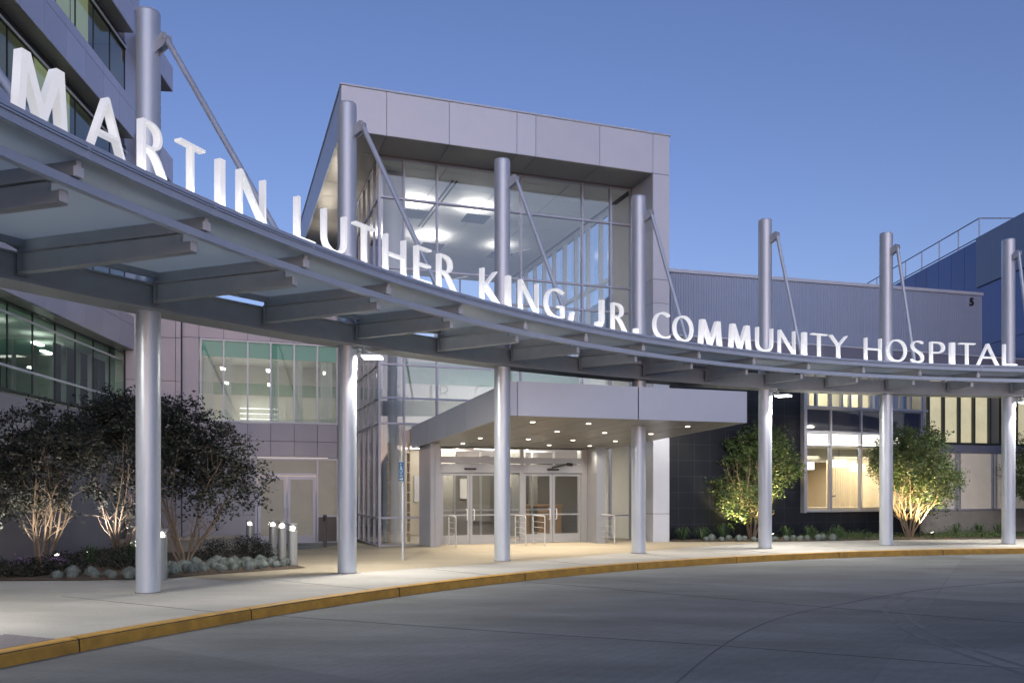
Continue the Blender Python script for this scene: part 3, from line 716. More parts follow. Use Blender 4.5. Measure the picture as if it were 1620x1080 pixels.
for k in range(nj):
    def ux(t, v): return left(v) + .036 + (right(v) - left(v) - .072) * t
    for a, c in ((VL + .04, -2.0), (-1.988, .60)):
        t0, t1 = k / nj, (k + 1) / nj; e_ = .0012
        q = [(ux(t0 + e_, a), a), (ux(t1 - e_, a), a), (ux(t1 - e_, c), c), (ux(t0 + e_, c), c)]
        b.hexa([(x, y, zb(y) + .001) for x, y in q], [(x, y, zb(y) + .02) for x, y in q])
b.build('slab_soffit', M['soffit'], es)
for v, us in ((-4.2, (3.96, 5.42, 8.19)), (-2.78, (3.78, 5.17, 6.53, 7.91)), (-1.25, (3.55, 4.94, 6.28, 7.6)), (-.10, (3.39, 4.68, 6.02, 7.32))):
    for u in us:
        z = zb(v)
        MB().tube((u, v, z - .004), (u, v, z + .012), .075, 20).build('downlight_trim', M['cap'], es)
        MB().tube((u, v, z - .008), (u, v, z - .004), .058, 20).build('downlight', M['fixw'], es)
        lamp('SPOT', 'downlight_beam', tl(u, v, z - .03), 32, (1, .88, .73), .05, spot=125, blend=.9, rot=(0, 0, 0))

# ------------------------------------------------------------------ glazed link (left middle)
lk = empty('ribbon_window_block', (*P0, 0), TH)
tag(lk, 'rose panelled block with green tinted ribbon window left of the entrance tower', 'building')
V = 5.6
mu = [-3.69, -3.0, -2.26, -1.54, -.79, -.04, .62, 1.26]
MB().box(-4.3, 1.26, V + .035, V + .3, 6.5, 7.36).box(-4.3, 1.26, V + .035, V + .3, 2.72, 3.78).box(-4.3, -3.76, V + .035, V + .3, -.4, 6.55).box(-5.9, -4.42, 5.235, 5.5, -.4, 7.36).box(-4.42, -4.3, 5.3, V + .3, -.4, 7.36).build('wall_core', M['dark'], lk)
c = cladding([-4.25, -3.75] + mu[1:], [6.47, 7.4], V)
for cc in (cladding([-3.75] + mu[1:], [2.68, 3.21, 3.80], V), cladding([-4.25, -3.75], [-.4, 2.68, 6.47], V), cladding([-5.85, -4.42, -4.27], [-.4, 2.6, 5.0, 6.35, 7.4], 5.2), cladding([5.23, 5.6], [-.4, 2.6, 5.0, 7.4], -4.27, front=1, axis='y'), cladding([-3.75, -2.0], [-.4, .79, 2.68], V)):
    c.add(cc.v, cc.f)
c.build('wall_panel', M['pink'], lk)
MB().box(-5.9, 1.27, V - .02, V + .5, 7.4, 7.44).build('coping', M['fascia'], lk)
wf = bars(mu, [3.83, 6.44], V + .02, wd=.05); wf.build('ribbon_window_frame', M['cap'], lk)
MB().quad((-3.69, V + .06, 3.83), (1.26, V + .06, 3.83), (1.26, V + .06, 6.44), (-3.69, V + .06, 6.44)).build('ribbon_window_glass', M['glass2'], lk)
MB().box(-4.2, 5.5, 11.2, 11.4, 3.5, 6.9).build('room_wall', M['white'], lk)
MB().box(-4.2, 5.5, 11.15, 11.19, 5.3, 5.75).build('room_wall_band', M['green'], lk)
MB().box(-3.69, 1.26, V + .14, V + .16, 5.92, 6.42).build('green_shade', mat('green_shade', (.16, .30, .26), .6, emis=(.35, .75, .62), estr=.035), lk)
MB().box(-4.2, 1.25, V + .2, 11.2, 6.42, 6.47).build('room_ceiling', M['white'], lk)
MB().box(-4.2, 1.25, V + .2, 11.2, 3.6, 3.78).build('room_floor', M['tanfloor'], lk)
cu = MB()
for a, b_ in ((-3.65, -3.3), (-2.95, -2.75), (-1.5, -1.25), (-.75, -.5), (.1, .5), (.66, .95)):
    n = int((b_ - a) / .05)
    for k in range(n): cu.box(a + k * .05, a + k * .05 + .035, V + .25 + .03 * (k % 2), V + .28 + .03 * (k % 2), 3.8, 5.9)
cu.build('curtain', M['curtain'], lk)
pl = MB()
for u, v, z in ((-3.05, 7.2, 5.72), (-1.55, 7.2, 5.72), (.35, 7.2, 5.72), (-2.9, 9.4, 5.5), (-1.4, 9.4, 5.5)):
    pl.beam((u, v), (u + .05, v + .30), .11, z, z + .07)
pl.build('pendant_lamp', M['fix'], lk)
sh = MB()
for z in (4.35, 4.55, 4.75): sh.box(-2.4, -1.0, 10.9, 11.0, z, z + .02)
sh.box(-2.3, -1.1, 10.85, 10.9, 4.2, 4.25); sh.build('shelf_light', M['fixs'], lk)
lamp('AREA', 'room_light', tl(-2.2, 7.6, 6.3), 11, (1, .98, .88), 1.5, rot=(0, 0, TH))
lamp('AREA', 'room_light', tl(.2, 7.6, 6.3), 8, (1, .98, .88), 1.5, rot=(0, 0, TH))
# ground floor frosted shop front and double door
gf = MB()
for a in (-2.0, -.04, .62, 1.24): gf.box(a - .03, a + .03, V - .02, V + .1, -.4, 2.66)
gf.box(-2.0, 1.24, V - .017, V + .09, 2.60, 2.66); gf.box(-1.97, -.07, V - .016, V + .09, 2.08, 2.16); gf.box(-.01, 1.21, V - .016, V + .09, .70, .76); gf.box(-2.0, 1.24, V - .016, V + .09, -.3, -.12)
gf.build('shopfront_frame', M['frame'], lk)
MB().box(-1.97, -.07, V + .03, V + .05, 2.16, 2.60).box(-.01, 1.21, V + .03, V + .05, .76, 2.60).build('frosted_glass', M['frostd'], lk)
MB().box(-.01, 1.21, V + .02, V + .05, -.15, .70).build('kick_panel', M['kick'], lk)
for a, b_, hs in ((-1.95, -1.03, 1), (-1.01, -.09, -1)):
    d = MB(); s = .10
    d.box(a, a + s, V, V + .05, -.15, 2.06); d.box(b_ - s, b_, V, V + .05, -.15, 2.06); d.box(a + s, b_ - s, V + .002, V + .048, -.15, .1); d.box(a + s, b_ - s, V + .002, V + .048, 1.95, 2.06)
    do = d.build('door', M['frame'], lk)
    MB().box(a + s, b_ - s, V + .02, V + .03, .1, 1.95).build('pane', M['frostd'], do)
    hx = b_ - .05 if hs > 0 else a + .05
    MB().path([(hx, V, .75), (hx, V - .06, .77), (hx, V - .06, 1.0), (hx, V, 1.02)], .013).build('handle', M['cap'], do)

# ------------------------------------------------------------------ left wing (banded facade)
AA = math.atan2(-.9959, .0906)
aw = empty('banded_wing', (-11.63, 25.64, 0), AA)
tag(aw, 'tall wing at the left with grey spandrel bands and recessed dark windows', 'building')
bands = [(5.9, 6.93), (9.15, 10.2), (12.4, 13.53), (15.65, 16.75)]
core = MB(); pan = MB(); sof = MB()
for z0, z1 in bands:
    core = MB(); pan = MB(); sof = MB()
    core.box(.03, 19, -.6, -.04, z0 + .03, z1 - .02)
    cc = cladding(frange(0, 18.9, 1.18), [z0, z1 - .28, z1], 0, front=1); pan.add(cc.v, cc.f)
    cc = cladding([-.5, 0], [z0, z1], 0, front=-1, axis='y'); pan.add(cc.v, cc.f)
    cc = frange(0, 18.9, 2.36)
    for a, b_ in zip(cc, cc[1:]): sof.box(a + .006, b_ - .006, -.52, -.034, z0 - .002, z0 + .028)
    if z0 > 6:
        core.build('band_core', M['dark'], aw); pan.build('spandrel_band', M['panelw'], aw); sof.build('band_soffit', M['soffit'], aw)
        core = MB(); pan = MB(); sof = MB()
        core.box(-3.77, -1.73, -3.0, -.04, z0 + .03, z1 - .27)
        cc = cladding([-3.8, -2.9, -1.7], [z0, z1 - .25], 0, front=1); pan.add(cc.v, cc.f)
        cc = cladding([-3.0, -.0], [z0, z1 - .25], -3.8, front=-1, axis='y'); pan.add(cc.v, cc.f)
        sof.box(-3.79, -1.71, -3.0, -.034, z0 - .002, z0 + .028)
    core.build('band_core', M['dark'], aw); pan.build('spandrel_band', M['panelw'], aw); sof.build('band_soffit', M['soffit'], aw)

pr = cladding([-1.7, -.6], [-.4, 2.6, 5.9, 9.2, 12.4, 15.6, 19], -.5, front=1); pr.build('pier', M['panelw'], aw)
MB().box(-3.4, -.62, -5, -.54, -.4, 16.3).box(-1.6, 19, -5, -.6, 17.0, 19.0).build('inner_core', M['panelw'], aw)
cc = cladding(frange(-1.2, 18.9, 1.5), [16.76, 19], -.25, front=1); cc.build('upper_wall', M['panelw'], aw)
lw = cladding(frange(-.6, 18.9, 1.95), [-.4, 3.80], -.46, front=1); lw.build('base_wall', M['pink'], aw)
MB().box(-.6, 18.9, -.8, -.495, -.4, 3.8).build('base_core', M['dark'], aw)
zr = [(3.85, 5.9, [4.42, 5.62]), (6.93, 9.15, [8.9]), (10.2, 12.4, [10.5, 12.17]), (13.53, 15.65, [15.45])]
for k, (z0, z1, tr) in enumerate(zr):
    xs_ = frange(-.6, 18.6, 1.2)
    b = MB()
    for x in xs_: b.box(x - .02, x + .02, -.515, -.485, z0, z1)
    b.box(-.6, 18.6, -.52, -.44, z0, z0 + .06)
    b.box(-.6, 18.6, -.53, -.46, z1 - .22 if k else z1 - .02, z1)
    b.build('window_frame', M['darkframe'], aw)
    b = MB()
    for z in tr: b.box(-.6, 18.6, -.44, -.405, z - .025, z + .025)
    b.build('transom', M['cap'], aw)
    MB().quad((-.6, -.5, z0), (18.6, -.5, z0), (18.6, -.5, z1), (-.6, -.5, z1)).build('window_glass', M['glassA'], aw)
    MB().box(-.6, 18.6, -4.4, -4.2, z0 - .6, z1 + .3).box(-.6, 18.6, -4.2, -.62, z0 - .3, z0 - .02).build('room_wall', M['dgreen'] if k == 0 else M['cream'], aw)
    MB().box(-.6, 18.6, -4.2, -.62, z1 - .05, z1 + .2).build('room_ceiling', M['white'], aw)
    bl = MB()
    for i, x in enumerate(xs_[:-1]):
        if k == 3 and i in (2, 3, 4, 6, 9): bl.box(x + .05, x + 1.13, -.64, -.62, z0 + .05, z1 - .05)
        if k == 2 and i in (3, 4, 8): bl.box(x + .05, x + .8, -.64, -.62, z0 + .05, z1 - .05)
    if bl.v: bl.build('lit_blind', M['blind'], aw)
sl = MB()
for x, y in ((1.2, -2.0), (2.6, -1.6), (3.4, -2.8), (4.6, -1.8), (5.6, -2.8), (6.4, -1.5), (7.6, -2.4)): sl.box(x, x + .5, y, y + .12, 5.55, 5.6)
sl.build('ceiling_lamp', M['fix'], aw)
curtw = MB()
for x in (0.2, .7, 1.5, 2.4, 3.2): curtw.box(x, x + .45, -.8, -.78, 3.9, 5.5)
curtw.build('curtain', M['dintcol'], aw)
def ta(x, y, z):
    c_, s_ = math.cos(AA), math.sin(AA); return (-11.63 + x * c_ - y * s_, 25.64 + x * s_ + y * c_, z)
lamp('AREA', 'wing_room_light', ta(4.5, -2.4, 5.7), 8, (1, .98, .85), 2.0, rot=(0, 0, AA))
lamp('AREA', 'wing_room_light', ta(6.0, -2.0, 12.1), 3, (1, .85, .6), 1.5, rot=(0, 0, AA))
lamp('AREA', 'wing_room_light', ta(7.0, -2.0, 15.3), 9, (1, .85, .6), 2.0, rot=(0, 0, AA))

# ------------------------------------------------------------------ corrugated hall
C0, C1 = (5.58, 29.3), (18.53, 32.87); CL = math.dist(C0, C1); CA = math.atan2(C1[1] - C0[1], C1[0] - C0[0])
ch = empty('corrugated_hall', (*C0, 0), CA)
tag(ch, 'blue grey corrugated metal hall numbered 5 behind the low tiled wing', 'building')
b = MB(); n = 134; p = CL / n; ptsx = []
for k in range(n):
    for t, y in ((0, 0), (.35, 0), (.5, .011), (.85, .011)): ptsx.append(((k + t) * p, y))
ptsx.append((CL, 0))
vs = []; fs = []
for z in (6.2, 9.33):
    vs += [(x, y, z) for x, y in ptsx]
m_ = len(ptsx)
fs = [(i, i + 1, i + 1 + m_, i + m_) for i in range(m_ - 1)]
b.add(vs, fs); b.build('corrugated_wall', M['corr'], ch)
MB().box(-.5, CL - .01, .05, 8, 6.2, 9.3).build('hall_body', M['corr'], ch)
MB().box(-.5, CL + .04, -.05, 8, 9.33, 9.38).box(-.5, CL + .04, -.05, -.035, 9.26, 9.33).build('coping', M['fascia'], ch)
me = glyph('5', .03, .02); x0 = min(v.co.x for v in me.vertices)
for v in me.vertices: v.co.x, v.co.y, v.co.z = (v.co.x - x0) * .42, -v.co.z, v.co.y * .42
me.materials.append(M['black']); o = bpy.data.objects.new('house_number', me); COL.objects.link(o); o.parent = ch; o.location = (CL - .60, -.025, 8.84)

# ------------------------------------------------------------------ low tiled wing on the right
dw = empty('tiled_wing', (*T(10.09, .45), 0), TH)
tag(dw, 'low right wing with slate tile wall, lit shop window and dark parapet', 'building')
def du(u): return u - 10.09
END = 34 - 10.09
tw1 = du(15.43)
MB().box(0, tw1, 0, .3, -.3, 5.6).box(tw1 + .001, du(20.45), 0, .3, -.3, .86).build('tile_wall', M['tile'], dw)
cp = cladding(frange(0, END, 1.72), [5.6, 6.5], -.02); cp.build('parapet', M['parapet'], dw)
MB().box(0, END, .03, 3.0, 5.62, 6.46).build('parapet_core', M['dark'], dw)
MB().box(0, END, -.05, .5, 6.5, 6.54).build('coping', M['fascia'], dw)
# glass block
gb = MB(); xs_ = [du(u) for u in (15.45, 16.47, 17.75, 19.02, 20.4)]
gb = bars(xs_, [.9, 3.1, 3.58, 4.35, 5.55], -.14, wd=.06, dp=.14)
gb.box(tw1 - .10, tw1 + .0, -.2, .29, .84, 5.59); gb.box(du(20.4), du(20.52), -.2, .29, .84, 5.59)
for u in (15.9, 16.95, 17.3, 18.2, 19.5, 19.9): gb.box(du(u) - .04, du(u) + .04, -.13, -.02, 4.38, 5.53)
gb.box(tw1, du(20.6), -.24, -.12, 4.37, 4.43)
gb.build('shop_window_frame', M['frame'], dw)
MB().quad((tw1, -.10, .92), (du(20.4), -.10, .92), (du(20.4), -.10, 3.55), (tw1, -.10, 3.55)).build('shop_window_glass', M['glassD'], dw)
MB().quad((tw1, -.10, 4.4), (du(20.4), -.10, 4.4), (du(20.4), -.10, 5.5), (tw1, -.10, 5.5)).build('upper_window_glass', M['glassD'], dw)
MB().box(tw1, du(20.4), -.10, .2, 3.60, 4.34).build('spandrel_glass', M['spandrel'], dw)
MB().box(tw1, du(20.5), 6.0, 6.2, .0, 3.4).box(tw1 - .1, tw1 + .0, .3, 6, 0, 3.4).box(du(20.45), du(20.55), .3, 6, 0, 3.4).box(tw1 + 1.5, tw1 + 2.1, 3.9, 4.1, .9, 3.0).build('shop_wall', M['cream'], dw)
MB().box(tw1, du(20.5), .2, 6.2, 3.12, 3.2).build('shop_ceiling', M['dintcol'], dw)
MB().box(tw1, du(20.5), .2, 6.0, -.1, .0).build('shop_floor', M['tanfloor'], dw)
MB().box(tw1, du(20.4), .5, .54, 3.16, 3.56).build('shop_light_cove', mat('cove_panel', (.75, .72, .68), .7, emis=(1, .92, .80), estr=.34, noise=.05), dw)
MB().box(tw1, du(20.4), -.02, .18, 3.125, 3.145).box(tw1 + .3, tw1 + 2.6, 2.4, 2.5, 2.9, 2.93).box(tw1, tw1 + 1.5, 3.4, 3.48, 2.95, 2.98).box(tw1 + 2.4, tw1 + 4.6, 3.4, 3.48, 2.95, 2.98).build('strip_lamp', M['fix'], dw)
for u, z in ((17.1, 2.35), (18.55, 2.45), (15.9, 2.2), (19.4, 2.3)):
    MB().tube((du(u), 1.9, z), (du(u), 1.9, z + .28), .27, 28, .27).build('drum_lamp', M['fixs'], dw)
    MB().tube((du(u), 1.9, z + .28), (du(u), 1.9, 3.12), .01, 6).build('lamp_cord', M['black'], dw)
MB().box(du(16.95), du(17.35), 4.4, 4.7, 0, 3.1).build('white_pillar', M['white'], dw)
MB().box(du(16.5), du(16.85), 4.9, 5.0, .0, 2.2).build('wood_door', M['wood'], dw)
MB().box(du(15.6), du(20.3), 1.2, 1.7, 0, .98).build('counter', M['cream'], dw)
MB().box(du(15.5), du(20.4), 2.0, 2.1, 2.72, 3.12).box(du(15.5), du(20.4), 3.9, 4.0, 2.7, 3.12).build('ceiling_beam', M['dintcol'], dw)
MB().tube((du(17.75), 1.4, .98), (du(17.75), 1.4, 1.35), .012, 6).tube((du(17.75), 1.4, 1.35), (du(17.95), 1.4, 1.4), .03, 8).build('desk_lamp', M['dintcol'], dw)
sv = MB()
for k in range(14): sv.box(du(18.6) + k * .11, du(18.6) + k * .11 + .03, 2.6, 2.64, .9, 2.9)
sv.build('slat_screen', M['cream'], dw)
def td(x, y, z): return (*T(10.09 + x, .45 + y), z)
lamp('AREA', 'shop_light', td(tw1 + 1.5, 2.6, 2.85), 38, (1, .80, .52), 1.6, rot=(0, 0, TH))
lamp('AREA', 'shop_light', td(tw1 + 3.8, 2.6, 2.85), 34, (1, .80, .52), 1.6, rot=(0, 0, TH))
# upper rooms
MB().box(tw1, du(20.5), 3.0, 3.2, 4.3, 5.6).build('upper_room_wall', mat('yellow_wall', (.68, .60, .36), .8), dw)
MB().box(tw1, du(20.5), .1, 3.0, 5.52, 5.58).build('upper_room_ceiling', M['white'], dw)
MB().box(tw1 + .4, tw1 + .5, .3, 2.5, 4.4, 5.5).box(tw1 + 1.8, tw1 + 1.9, .3, 2.5, 4.4, 5.5).box(tw1 + 3.2, tw1 + 3.3, .3, 2.5, 4.4, 5.5).build('partition', M['white'], dw)
for x in (1.0, 2.6, 4.1): lamp('AREA', 'upper_room_light', td(tw1 + x, 1.4, 5.45), 7, (1, .86, .5), .7, rot=(0, 0, TH))
# lit yellow panels and frosted lower windows to the right
xm = [du(u) for u in (20.55, 20.86, 21.56, 22.30, 23.0, 23.77, 24.33, 25.1, 25.9, 26.7, 27.5)]
b = MB()
for x in xm: b.box(x - .035, x + .035, -.03, .07, 3.3, 5.58)
b.box(xm[0], xm[-1], -.05, .12, 3.26, 3.33); b.build('upper_frame', M['darkframe'], dw)
b = MB()
for i, (a, c_) in enumerate(zip(xm, xm[1:])):
    if i < 5 or i > 6: b.box(a + .03, c_ - .03, .10, .13, 3.33, 5.58)
b.build('lit_panel', M['blindy'], dw)
MB().quad((xm[0], .03, 3.33), (xm[-1], .03, 3.33), (xm[-1], .03, 5.58), (xm[0], .03, 5.58)).build('upper_glass', M['glassD'], dw)
for i, (a, c_) in enumerate(zip(xm, xm[1:])):
    if i in (1, 3, 4): lamp('AREA', 'panel_wash', td((a + c_) / 2, .066, 5.50), .8, (1, .88, .55), .05, rot=(0, 0, TH))
MB().box(xm[0], END, .5, .7, 3.2, 5.6).build('upper_back', M['dintcol'], dw)
cladding(frange(du(20.55), END, 1.3), [2.95, 3.25], -.03).build('band_panel', M['parapet'], dw)
MB().box(du(20.55), END, .0, .3, 2.97, 3.24).build('band_core', M['dark'], dw)
b = MB()
for u in (20.6, 22.16, 23.9, 25.55, 27.2): b.box(du(u) - .045, du(u) + .045, -.04, .1, .88, 2.95)
for u in (22.32, 24.08, 25.72): b.box(du(u) - .02, du(u) + .02, -.03, .1, .88, 2.95)
b.box(du(20.55), END, -.04, .1, .86, .92); b.build('lower_frame', M['frame'], dw)
MB().box(du(20.6), END, .04, .07, .92, 2.95).build('frosted_panel', M['frost'], dw)
MB().box(du(20.5), END, -.01, .3, -.3, .86).build('base_wall', M['concrete_wall'], dw)

# ------------------------------------------------------------------ blue building far right
bb = empty('blue_building', (22, 39.3, 0), 0)
tag(bb, 'tall dark blue panelled building with roof railing at the right edge', 'building')
b = MB(); n = 14
for a, c_ in zip(frange(0, 22, 1.25), frange(0, 22, 1.25)[1:]): b.box(0, .04, a + .012, c_ - .012, 0, 13.4)
cc = frange(-14, -.02, 2.0)
for a, c_ in zip(cc, cc[1:]):
    for z0, z1 in ((0, 3), (3, 5.6), (5.6, 8.3), (8.3, 11.1)): b.box(-.06, -.02, a + .012, c_ - .012, z0 + .012, z1 - .012)
b.build('blue_cladding', M['bluepanel'], bb)
MB().box(.04, 16, 0, 22, 0, 13.3).box(-.02, 16, -14, 0, 0, 13.35).build('building_core', M['dark'], bb)
b = MB()
for a, c_ in zip(frange(-14, 0, 4.6), frange(-14, 0, 4.6)[1:]): b.box(-.12, -.02, a + .006, c_ - .006, 11.12, 13.47)
b.build('top_band', M['greyblue'], bb)
rl = MB()
for y in frange(.1, 13.0, 1.75): rl.tube((.1, y, 13.4), (.1, y, 14.45), .03, 8)
for z in (13.55, 14.45): rl.tube((.1, .1, z), (.1, 13.0, z), .03, 8); rl.tube((.1, .1, z), (3.5, .1, z), .03, 8)
rl.tube((.1, 13.0, 14.45), (2, 13, 14.45), .03, 8)
rl.build('roof_railing', M['frame'], bb)
aw2 = MB(); aw2.box(-1.2, -.06, -1.6, -.2, 7.55, 7.68); aw2.build('awning', M['greyblue'], bb)
MB().box(-.09, -.06, -1.4, -.5, 5.9, 7.4).build('small_window', M['black'], bb)

exec_later = []
# ------------------------------------------------------------------ bollards, posts, rails, sign
bl = [((-6.25, 14.85), 'lit bollard just right of the thickest column'), ((-4.63, 17.57), 'nearest lit bollard of the row beside the walk to the frosted doors'),
      ((-5.44, 19.71), 'second lit bollard of the row beside the walk to the frosted doors'), ((-6.2, 21.6), 'third lit bollard of the row, farther toward the frosted doors'), ((-7.3, 23.2), 'lit bollard half hidden behind the dark shrub by the tree')]
first = None
for (x, y), lb in bl:
    if first is None:
        e = empty('bollard_light'); first = e
        MB().tube((0, 0, -.05), (0, 0, .755), .10, 28).tube((0, 0, .755), (0, 0, .765), .10, 28, .095).build('post', M['bollard'], e, True)
        MB().tube((0, 0, .87), (0, 0, .915), .102, 28).build('cap', M['bollard'], e, True)
        MB().tube((0, 0, .765), (0, 0, .87), .094, 24, cap=False).build('lens', M['lens'], e, True)
        MB().tube((0, 0, .76), (0, 0, .855), .026, 12).build('lamp', M['bglow'], e, True)
        f = MB()
        for z in (.79, .815, .84): f.arc((0, 0), .05, .09, 0, 360, z, z + .006, 24)
        f.build('louver', M['bollard'], e)
    else: e = copy_tree(first)
    e.location = (x, y, hz(x, y)); tag(e, lb, 'bollard light', 'lit bollards along the planting bed')
    lamp('POINT', 'bollard_glow', (x, y, hz(x, y) + .81), 9, (1, .92, .8), .05)
# slim card post near the frosted doors
e = empty('card_post', (-5.75, 25.6, -.2)); tag(e, 'slim dark post standing before the frosted window left of the entrance', 'post')
MB().box(-.05, .05, -.05, .05, 0, 1.05).build('post', M['kick'], e); MB().box(-.04, .04, -.07, -.05, .85, 1.0).build('reader', M['black'], e)
# guard rails
prl = None
rl_ = [((-1.82, 24.0), (-1.5, 22.95), 'guard rail left of the left double doors'), ((.10, 24.5), (.42, 23.55), 'guard rail right of the centre column'),
       ((.62, 24.55), (.92, 23.75), 'guard rail before the post between the two double doors'), ((2.60, 25.35), (3.0, 24.6), 'guard rail right of the right double doors')]
for p_, q_, lb in rl_:
    Lr = .9; ang = math.atan2(q_[1] - p_[1], q_[0] - p_[0])
    if prl is None:
        e = empty('guard_rail'); prl = e
        r = .06; pts = [(0, 0, -.05), (0, 0, .80)] + [(r - r * math.cos(R(t)), 0, .80 + r * math.sin(R(t))) for t in (30, 60, 90)]
        pts += [(Lr - r, 0, .86)] + [(Lr - r + r * math.sin(R(t)), 0, .80 + r * math.cos(R(t))) for t in (30, 60, 90)] + [(Lr, 0, -.05)]
        MB().path(pts, .019, 10).build('hoop', M['railpaint'], e, True)
        for z in (.2, .36, .52, .68): MB().tube((0, 0, z), (Lr, 0, z), .007, 8).build('rail_bar', M['railpaint'], e)
    else: e = copy_tree(prl)
    e.location = (*p_, 0.004); e.rotation_euler = (0, 0, ang); tag(e, 'white tubular ' + lb, 'guard rail', 'guard rails in front of the doors')
# sign
sx, sy = -2.50, 19.05
e = empty('parking_sign', (sx, sy, hz(sx, sy))); tag(e, 'blue wheelchair sign with arrow on a thin post before the glass corner', 'sign')
MB().tube((0, 0, -.02), (0, 0, 2.26), .024, 12).build('post', M['silver'], e, True)
pl_ = MB().box(-.155, .155, -.035, -.03, 1.80, 2.25); pn = pl_.build('plate', M['signblue'], e)
sy_ = MB()
def dk(cx, cz, r, n=14):
    vs = [(cx + r * math.cos(2 * math.pi * i / n), -.037, cz + r * math.sin(2 * math.pi * i / n)) for i in range(n)]; sy_.add(vs, [tuple(range(n))])
def bar(x0, z0, x1, z1, w_):
    dx, dz = x1 - x0, z1 - z0; L = math.hypot(dx, dz); nx, nz = -dz / L * w_ / 2, dx / L * w_ / 2
    sy_.add([(x0 - nx, -.037, z0 - nz), (x1 - nx, -.037, z1 - nz), (x1 + nx, -.037, z1 + nz), (x0 + nx, -.037, z0 + nz)], [(0, 1, 2, 3)])
dk(-.02, 2.20, .022)
bar(-.02, 2.17, -.01, 2.09, .026); bar(-.012, 2.09, .05, 2.085, .022); bar(.05, 2.09, .075, 2.02, .022); bar(.075, 2.02, .10, 2.025, .018); bar(-.015, 2.13, .04, 2.125, .016)
for i in range(18):
    a0, a1 = R(110 + i * 13), R(110 + (i + 1) * 13)
    bar(-.01 + .062 * math.cos(a0), 2.04 + .062 * math.sin(a0), -.01 + .062 * math.cos(a1), 2.04 + .062 * math.sin(a1), .018)
bar(-.10, 1.945, .10, 1.945, .006); bar(-.09, 1.92, .09, 1.92, .012)
bar(-.10, 1.86, .06, 1.86, .024); sy_.add([(.05, -.037, 1.90), (.05, -.037, 1.82), (.12, -.037, 1.86)], [(0, 1, 2)])
for a_ in ((-.15, 1.805, .15, 1.805), (-.15, 2.245, .15, 2.245)): bar(*a_, .006)
sy_.build('symbol', M['signwhite'], pn); e.rotation_euler = (0, 0, R(-62))

# tactile mat at the lower left
e = empty('tactile_mat', (*ring(CURB_C, CURB_R + .62, 157.4), 0)); tag(e, 'grey tactile paving mat with rows of domes beside the curb', 'paving mat')
MB().box(-.45, .31, -.6, .25, .001, .008).build('mat', mat('tactile_mat', (.20, .18, .185), .8, noise=.1), e)
b = MB()
for i in range(13):
    for j in range(14): b.tube((-.42 + i * .06, -.57 + j * .06, .008), (-.42 + i * .06, -.57 + j * .06, .013), .014, 8, .008)
b.build('dome', mat('tactile_dome', (.26, .24, .245), .8), e); e.rotation_euler = (0, 0, R(157.4))
# low seat wall
x, y = -9.2, 23.1
e = empty('seat_wall', (x, y, hz(x, y)), math.atan2(2.5, 2.55)); tag(e, 'low concrete seat wall behind the left trees', 'seat wall')
MB().box(-1.7, 1.7, -.2, .2, -.05, .36).build('base', M['concrete_wall'], e); MB().box(-1.75, 1.75, -.23, .23, .36, .44).build('seat', mat('seat_concrete', (.34, .31, .27), .8, noise=.1), e)

